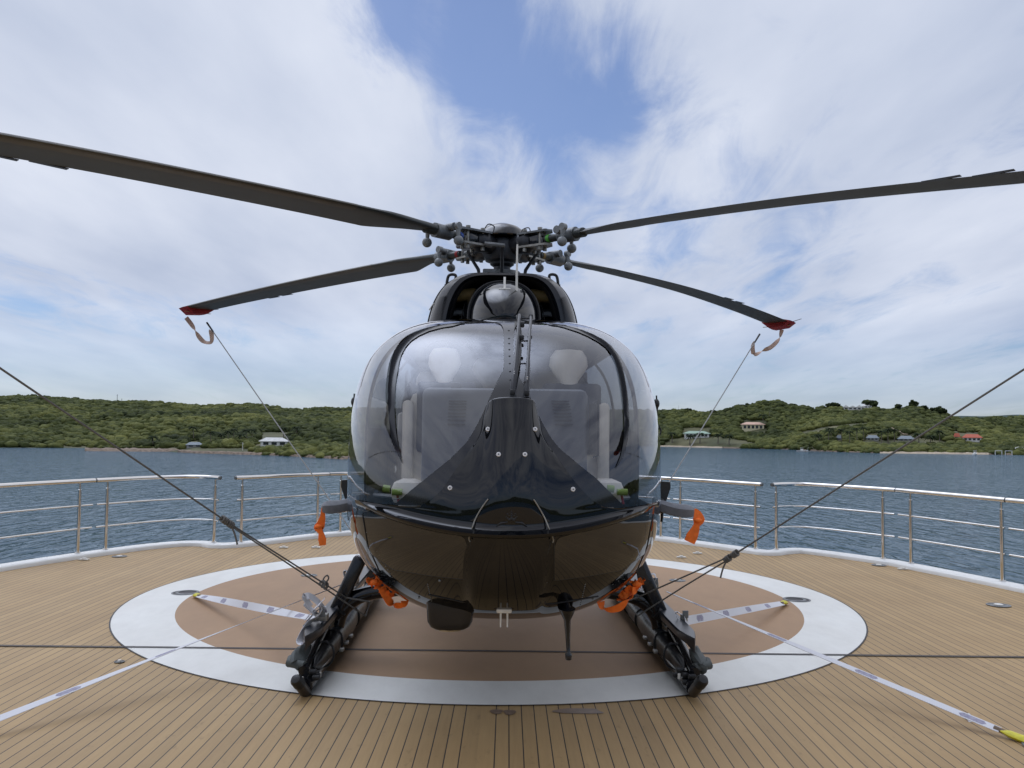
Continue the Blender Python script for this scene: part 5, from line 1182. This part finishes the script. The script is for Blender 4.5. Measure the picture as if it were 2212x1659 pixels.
# ---------------------------------------------------------------- blade tip covers and ropes
def plane_pt(E, px, py, T, axis):
    """move T along world axis until the line E-T passes the sight line of (px,py)"""
    n_ = np.cross(ray(px, py), E-CP); T = np.array(T, float); T[axis] -= n_.dot(T-CP)/n_[axis]; return T
def tipcover(key, label, ribpx=None, vis=True):
    T_, ax, le, zat, at, be = tips[key]; e = empty('blade_tip_cover', T_); tag(e, label, 'blade cover', 'red covers strapped on the blade tips')
    def w(s_, c_, dz): return toW(at(s_, c_, dz))-T_
    rows = []
    for s_, k in ((5.08, 1.0), (5.18, 1.03), (5.28, .95), (5.36, .55), (5.41, .1)):
        ch = .17*k; rows.append([w(5.5, 0, 0)*0+(toW(at(min(s_, 5.5), c_*ch-.06, dz*.03*k))-T_)+(toW(ax)-toW(np.zeros(3)))*max(0, s_-5.5) for c_, dz in ((1.1, 0), (.6, 1), (-.6, .8), (-1.15, .1), (-.6, -2.0), (.5, -2.6))])
    b = MB().grid(np.array(rows), closev=True); b.f.append(tuple(range(6))); b.f.append(tuple(range(len(b.v)-6, len(b.v)))); b.build('red_boot', RED, e, smooth=False)
    st = [w(5.11, .12, -.055), w(5.16, -.24, -.045)]; ribbon(np.array([st[0], (st[0]+st[1])/2, st[1]]), .03, ax, .004).build('yellow_band', GOLD, e)
    MB().tube([w(5.2, -.20, 0), w(5.18, -.36, .03)], .004, 5).build('pull_cord', RUBBER, e)
    return e
tc1 = tipcover('rear_left', 'red cover on the tip of the rear blade at the left, with a looped ribbon')
tc2 = tipcover('rear_right', 'red cover on the tip of the rear blade at the right, with a looped ribbon')
tipcover('front_left', 'red cover on the tip of the front blade beyond the left picture edge'); tipcover('front_right', 'red cover on the tip of the front blade beyond the right picture edge')
def ribb(e, pts, Y_):
    o0 = np.array(e.location); q_ = catmull([P(x, y, Y_)-o0 for x, y in pts], 6); m_ = len(q_); wd = np.array([(math.cos(i*.22), .5*math.sin(i*.22), .75*math.sin(i*.16+.5)) for i in range(m_)]); ribbon(q_, .055, wd, .003).build('ribbon', RIBBON, e, ang=70)
ribb(tc1, [(402, 686), (415, 703), (426, 722), (440, 738), (456, 739), (457, 722), (453, 712)], 10.9)
ribb(tc2, [(1689, 712), (1682, 733), (1665, 750), (1648, 757), (1630, 766), (1626, 752), (1629, 737)], 11.3)
def rope(pts, r_, label, m=ROPE, extra=None, sag=0, group='tie-down ropes'):
    o0 = np.array(pts[0]); e = empty('tie_down_rope', o0); tag(e, label, 'rope', group)
    q_ = []
    for a_, b_ in zip(pts[:-1], pts[1:]):
        for t in np.linspace(0, 1, 14)[:-1]: q_.append(np.array(a_)*(1-t)+np.array(b_)*t-np.array([0, 0, sag*4*t*(1-t)]))
    q_.append(np.array(pts[-1])); MB().tube([p_-o0 for p_ in q_], r_, 7).build('cord', m, e)
    return e, o0
def knot(e, o0, c, r_, k=3, name='knot', m=ROPE, dirv=(1, 0, 0)):
    b = MB(); d = np.array(dirv, float); d /= np.linalg.norm(d); u = np.cross(d, (0, 1, .2)); u /= np.linalg.norm(u); w = np.cross(d, u)
    pts = [np.array(c)-o0+d*(t-.5)*r_*2.6+r_*(math.cos(t*k*6.28)*u+math.sin(t*k*6.28)*w) for t in np.linspace(0, 1, 18*k)]
    b.tube(pts, r_*.45, 6).build(name, m, e)
# front ropes: from the front blade tips down to the forward cross tubes
for sx, key, ppx, kn, leg in ((-1, 'front_left', (0, 795), [(484, 1132), (497, 1143), (704, 1295-30)], (760, 1310)), (1, 'front_right', (2212, 798), [(1588, 1193), (1572, 1203), (1630, 1157)], (1398, 1318))):
    E_ = P(leg[0], leg[1], 6.42); T_ = plane_pt(E_, ppx[0], ppx[1], tips[key][0], 2)
    def onrope(px_, py_=0):
        best = min(np.linspace(0, 1, 2001), key=lambda t: abs(Q(E_+(T_-E_)*t)[0]-px_)); return E_+(T_-E_)*best, best
    K1, t1 = onrope(kn[0][0])
    e, o0 = rope([T_, K1], .006, 'long grey rope from the left front blade tip, knotted double down to the skid' if sx < 0 else 'long grey rope from the right front blade tip, knotted double down to the skid')
    la = P(748 if sx < 0 else 1376, 1291 if sx < 0 else 1291, 6.33); lb = P(790 if sx < 0 else 1378, 1331 if sx < 0 else 1330, 6.33)
    b = MB(); b.tube([K1-o0, (K1*.4+la*.6)-o0, la-o0], .0055, 7); b.build('cord', ROPE, e); MB().tube([K1-o0+np.array([0, 0, -.01]), (K1*.5+lb*.5)-o0, lb-o0], .0055, 7).build('cord', ROPE, e)
    MB().tube([la-o0, P(800 if sx < 0 else 1350, 1300, 6.33)-o0+np.array([0, .0, 0]), lb-o0], .007, 6).build('cord', ROPE, e)
    dd = T_-E_
    for kx in (kn[0][0], kn[1][0]): c_, _ = onrope(kx); knot(e, o0, c_, .017, 3, dirv=dd)
    c_, _ = onrope(kn[1][0]); tail = catmull([c_-o0, c_-o0+np.array([sx*-.03, 0, -.06]), c_-o0+np.array([sx*-.05, 0, -.13])], 4); MB().tube(tail, .006, 6).build('loose_end', ROPE, e)
    if sx < 0:
        c_ = P(700, 1263, 6.2); knot(e, o0, c_, .02, 2, dirv=dd); MB().tube(catmull([c_-o0, c_-o0+np.array([-.005, 0, .04]), c_-o0+np.array([.02, 0, .065]), c_-o0+np.array([.03, 0, .04]), c_-o0], 4), .006, 6).build('loop', ROPE, e)
# rear ropes
for sx, key, ppx, top, lab in ((-1, 'rear_left', (700, 1062), (447, 697), 'thin pale rope from the left rear blade tip down behind the nose'), (1, 'rear_right', (1480, 985), (1641, 722), 'thin pale rope from the right rear blade tip down behind the canopy')):
    T_ = P(top[0], top[1], 10.9 if sx < 0 else 11.3); E_ = np.array([sx*1.2-.2, 8.9, .45]); E_ = plane_pt(T_, ppx[0], ppx[1], E_, 0)
    S_ = T_+(E_-T_)*.05; e, o0 = rope([S_, E_], .0065, lab, ROPEL)
    MB().tube([T_-o0, S_-o0], [.012, .016, .010], 8).build('snap_hook', RUBBER, e)
    if sx < 0: c_ = P(705, 1067, 9.4); 

# ---------------------------------------------------------------- white ratchet straps
def strap_mat():
    m, b = newmat('white_webbing'); uv = N('ShaderNodeUVMap'); sp = N('ShaderNodeSeparateXYZ'); LK(uv.outputs[0], sp.inputs[0])
    fx = mth('FRACT', mth('DIVIDE', sp.outputs[0], .62)); dx = mth('MULTIPLY', mth('ABSOLUTE', mth('SUBTRACT', fx, .5)), .62); dy = mth('MULTIPLY', mth('ABSOLUTE', mth('SUBTRACT', sp.outputs[1], .5)), 1.0)
    ins = mth('MULTIPLY', mth('LESS_THAN', mth('ADD', dx, mth('MULTIPLY', dy, .05)), .075), mth('LESS_THAN', dy, .36))
    n = N('ShaderNodeTexNoise'); n.inputs['Scale'].default_value = 60; t = N('ShaderNodeTexCoord'); LK(t.outputs['Object'], n.inputs['Vector'])
    f = mth('MULTIPLY', ins, mth('ADD', .35, mth('MULTIPLY', n.outputs[0], .7)), clamp=True)
    mx = N('ShaderNodeMix', data_type='RGBA'); LK(f, mx.inputs[0]); mx.inputs[6].default_value = (.66, .66, .68, 1); mx.inputs[7].default_value = (.16, .14, .24, 1)
    LK(mx.outputs[2], b.inputs['Base Color']); setb(b, rough=.75); return m
WEB = strap_mat()
def strap(pts, wds, label, hook=None, hooklen=.28, ws=.055):
    o0 = np.array(pts[-1]); e = empty('ratchet_strap', o0); tag(e, label, 'strap', 'white webbing tie-down straps')
    q_ = res(np.array(pts), 60)-o0; wd = res(np.array(wds, float), 60); ribbon(q_, ws, wd, .003).build('webbing', WEB, e, ang=80)
    if hook is not None:
        d = q_[-1]-q_[-2]; d /= np.linalg.norm(d)
        MB().tube([np.zeros(3), d*.05, d*hooklen*.5+np.array([0, 0, .004]), d*hooklen+np.array([0, 0, -.004])], [.012, .030, .034, .022], 10, flat=.6).build('hook_sleeve', YELLOW, e); MB().tube([-d*.03, d*.05], .014, 8).build('hook_pin', ROCK, e)
        MB().lathe([(.085, .0105), (.11, .0105), (.115, .006)], (hook[0]-o0[0], hook[1]-o0[1], -o0[2]), n=26).build('deck_ring', HUBM, e)
    return e
# long right: yellow hook near the camera, up to the skid
E_ = P(1440, 1278, 6.55); H_ = G(2160, 1577, .035); mid = P(2060, 1535, 5.35)
strap([E_, H_], [(.7, .7, .1), (.7, .7, .1), (.7, .7, .1), (.7, .7, 0), (.7, .7, .3)], 'long white strap running from the right skid to the yellow hook at the lower right', G(2260, 1615), .30, [.014, .02, .042, .055, .055, .055, .05])
d_ = H_-E_; c_ = P(2087, 1543, 5.12); q_ = catmull([c_, c_+np.array([.02, -.03, -.03]), c_+np.array([.018, -.05, -.075]), c_+np.array([-.055, -.06, -.09])], 5)
o = ribbon(q_-c_, [.045, .055, .015], (1, .2, 0), .002).build('strap_tail', WEB, loc=c_); tag(o, 'small curled white strap end lying on the teak at the lower right', 'strap end')
# long left
E_ = P(742, 1261, 6.8); T_ = G(-150, 1610, .035)
strap([E_, T_], [(.6, -.3, .6), (.87, -.49, .12), (.87, -.49, -.1), (.87, -.49, -.25), (.87, -.49, -.15)], 'long white strap with purple marks running from the left skid to the lower left corner', T_+np.array([-.2, -.2, 0]), .28, [.016, .024, .045, .055, .055])
# short ones to sockets in the white ring
E_ = P(683, 1337, 5.9); H_ = G(429, 1287, .04); strap([E_, H_], [(.1, 1, .1), (.2, 1, .2), (.1, .4, 1), (.2, 1, .3), (.2, 1, .1)], 'short twisted white strap from the left skid to a yellow hook in the ring', G(405, 1281), .14, .06)
E_ = P(1480, 1341, 6.05); H_ = G(1690, 1303, .04); strap([E_, H_], [(-.1, .3, 1), (-.1, .6, .6), (-.1, 1, .2)], 'short white strap from the right skid to a yellow hook in the ring', G(1716, 1296), .14, .06)
for px, py in ((400, 1281.5), (1722, 1296.5)):
    c_ = G(px, py); e = empty('recessed_ring', (c_[0], c_[1], 0)); tag(e, 'dark recessed lashing socket at the left inner edge of the white ring' if px < 1000 else 'dark recessed lashing socket at the right inner edge of the white ring', 'lashing socket', 'recessed lashing sockets')
    MB().lathe([(.13, .005), (.13, .008), (.115, .008), (.115, .0055)], n=30).build('rim', HUBM, e); MB().lathe([(.115, .006), (.001, .006)], n=30).build('cup', SEAM, e)
# ratchets and bunched webbing on the skids
def bunch(px, py, Y_, label, loops=3, sc=1.):
    c_ = P(px, py, Y_); e = empty('webbing_bundle', c_); tag(e, label, 'webbing bundle', 'bunched strap webbing on the skids')
    for k in range(loops):
        a0 = random.random()*6; q_ = catmull([np.array([.05*math.cos(a0+a), .03*math.sin(a0*2+a), .055*math.sin(a)+.02*k])*sc*(1+.25*random.random()) for a in np.linspace(0, 5.2, 8)], 4)
        ribbon(q_, .045*sc, (.2, 1, .2*k), .003).build('webbing_loop', WEB, e, ang=80)
    MB().box((.045*sc, 0, .0), (.07*sc, .06, .045), bev=.006).build('ratchet', HUBL, e); MB().box((.05*sc, -.035, .03), (.04, .012, .05), bev=.003).build('ratchet_lever', HUBM, e)
bunch(680, 1332, 5.85, 'bunched white webbing and ratchet on the outside of the left skid', 4, 1.1); bunch(757, 1254, 6.75, 'knotted white webbing behind the left strut', 2, .8)
bunch(1402, 1262, 7.0, 'knotted white webbing behind the right strut', 3, .9); bunch(1469, 1334, 6.1, 'ratchet at the right skid where the short strap ends', 1, .6)
q_ = catmull([P(684, 1334, 5.8), P(668, 1346, 5.75), P(655, 1366, 5.7), P(648, 1386, 5.65), P(657, 1390, 5.62), P(664, 1376, 5.65)], 6); o = ribbon(q_-q_[0], .055, (.4, 1, .1), .003).build('hanging_webbing', WEB, loc=q_[0], ang=80); tag(o, 'white webbing tail hanging in a loop beside the left step board', 'webbing')
# wet stains drawn as thin puddles at the ring edge
WET = mat('wet_wood', (.16, .10, .06), .35, noise=.2)
for x_, y_, rx, ry, lab in [(-.045, 5.17, .035, .05, 'small wet stain on the teak left of the centre line'), (.03, 5.16, .034, .055, 'small wet stain on the teak right of the centre line'), (.44, 5.2, .14, .06, 'largest wet stain on the teak in front of the ring')]:
    b = MB(); b.v = [(rx*math.cos(a)*(1+.2*math.sin(3*a+x_*9)), ry*math.sin(a)*(1+.2*math.cos(2*a)), 0) for a in np.linspace(0, 2*math.pi, 22, endpoint=False)]; b.f = [tuple(range(22))]
    o = b.build('wet_stain', WET, smooth=False, loc=(x_, y_, .0028)); tag(o, kind='structure')
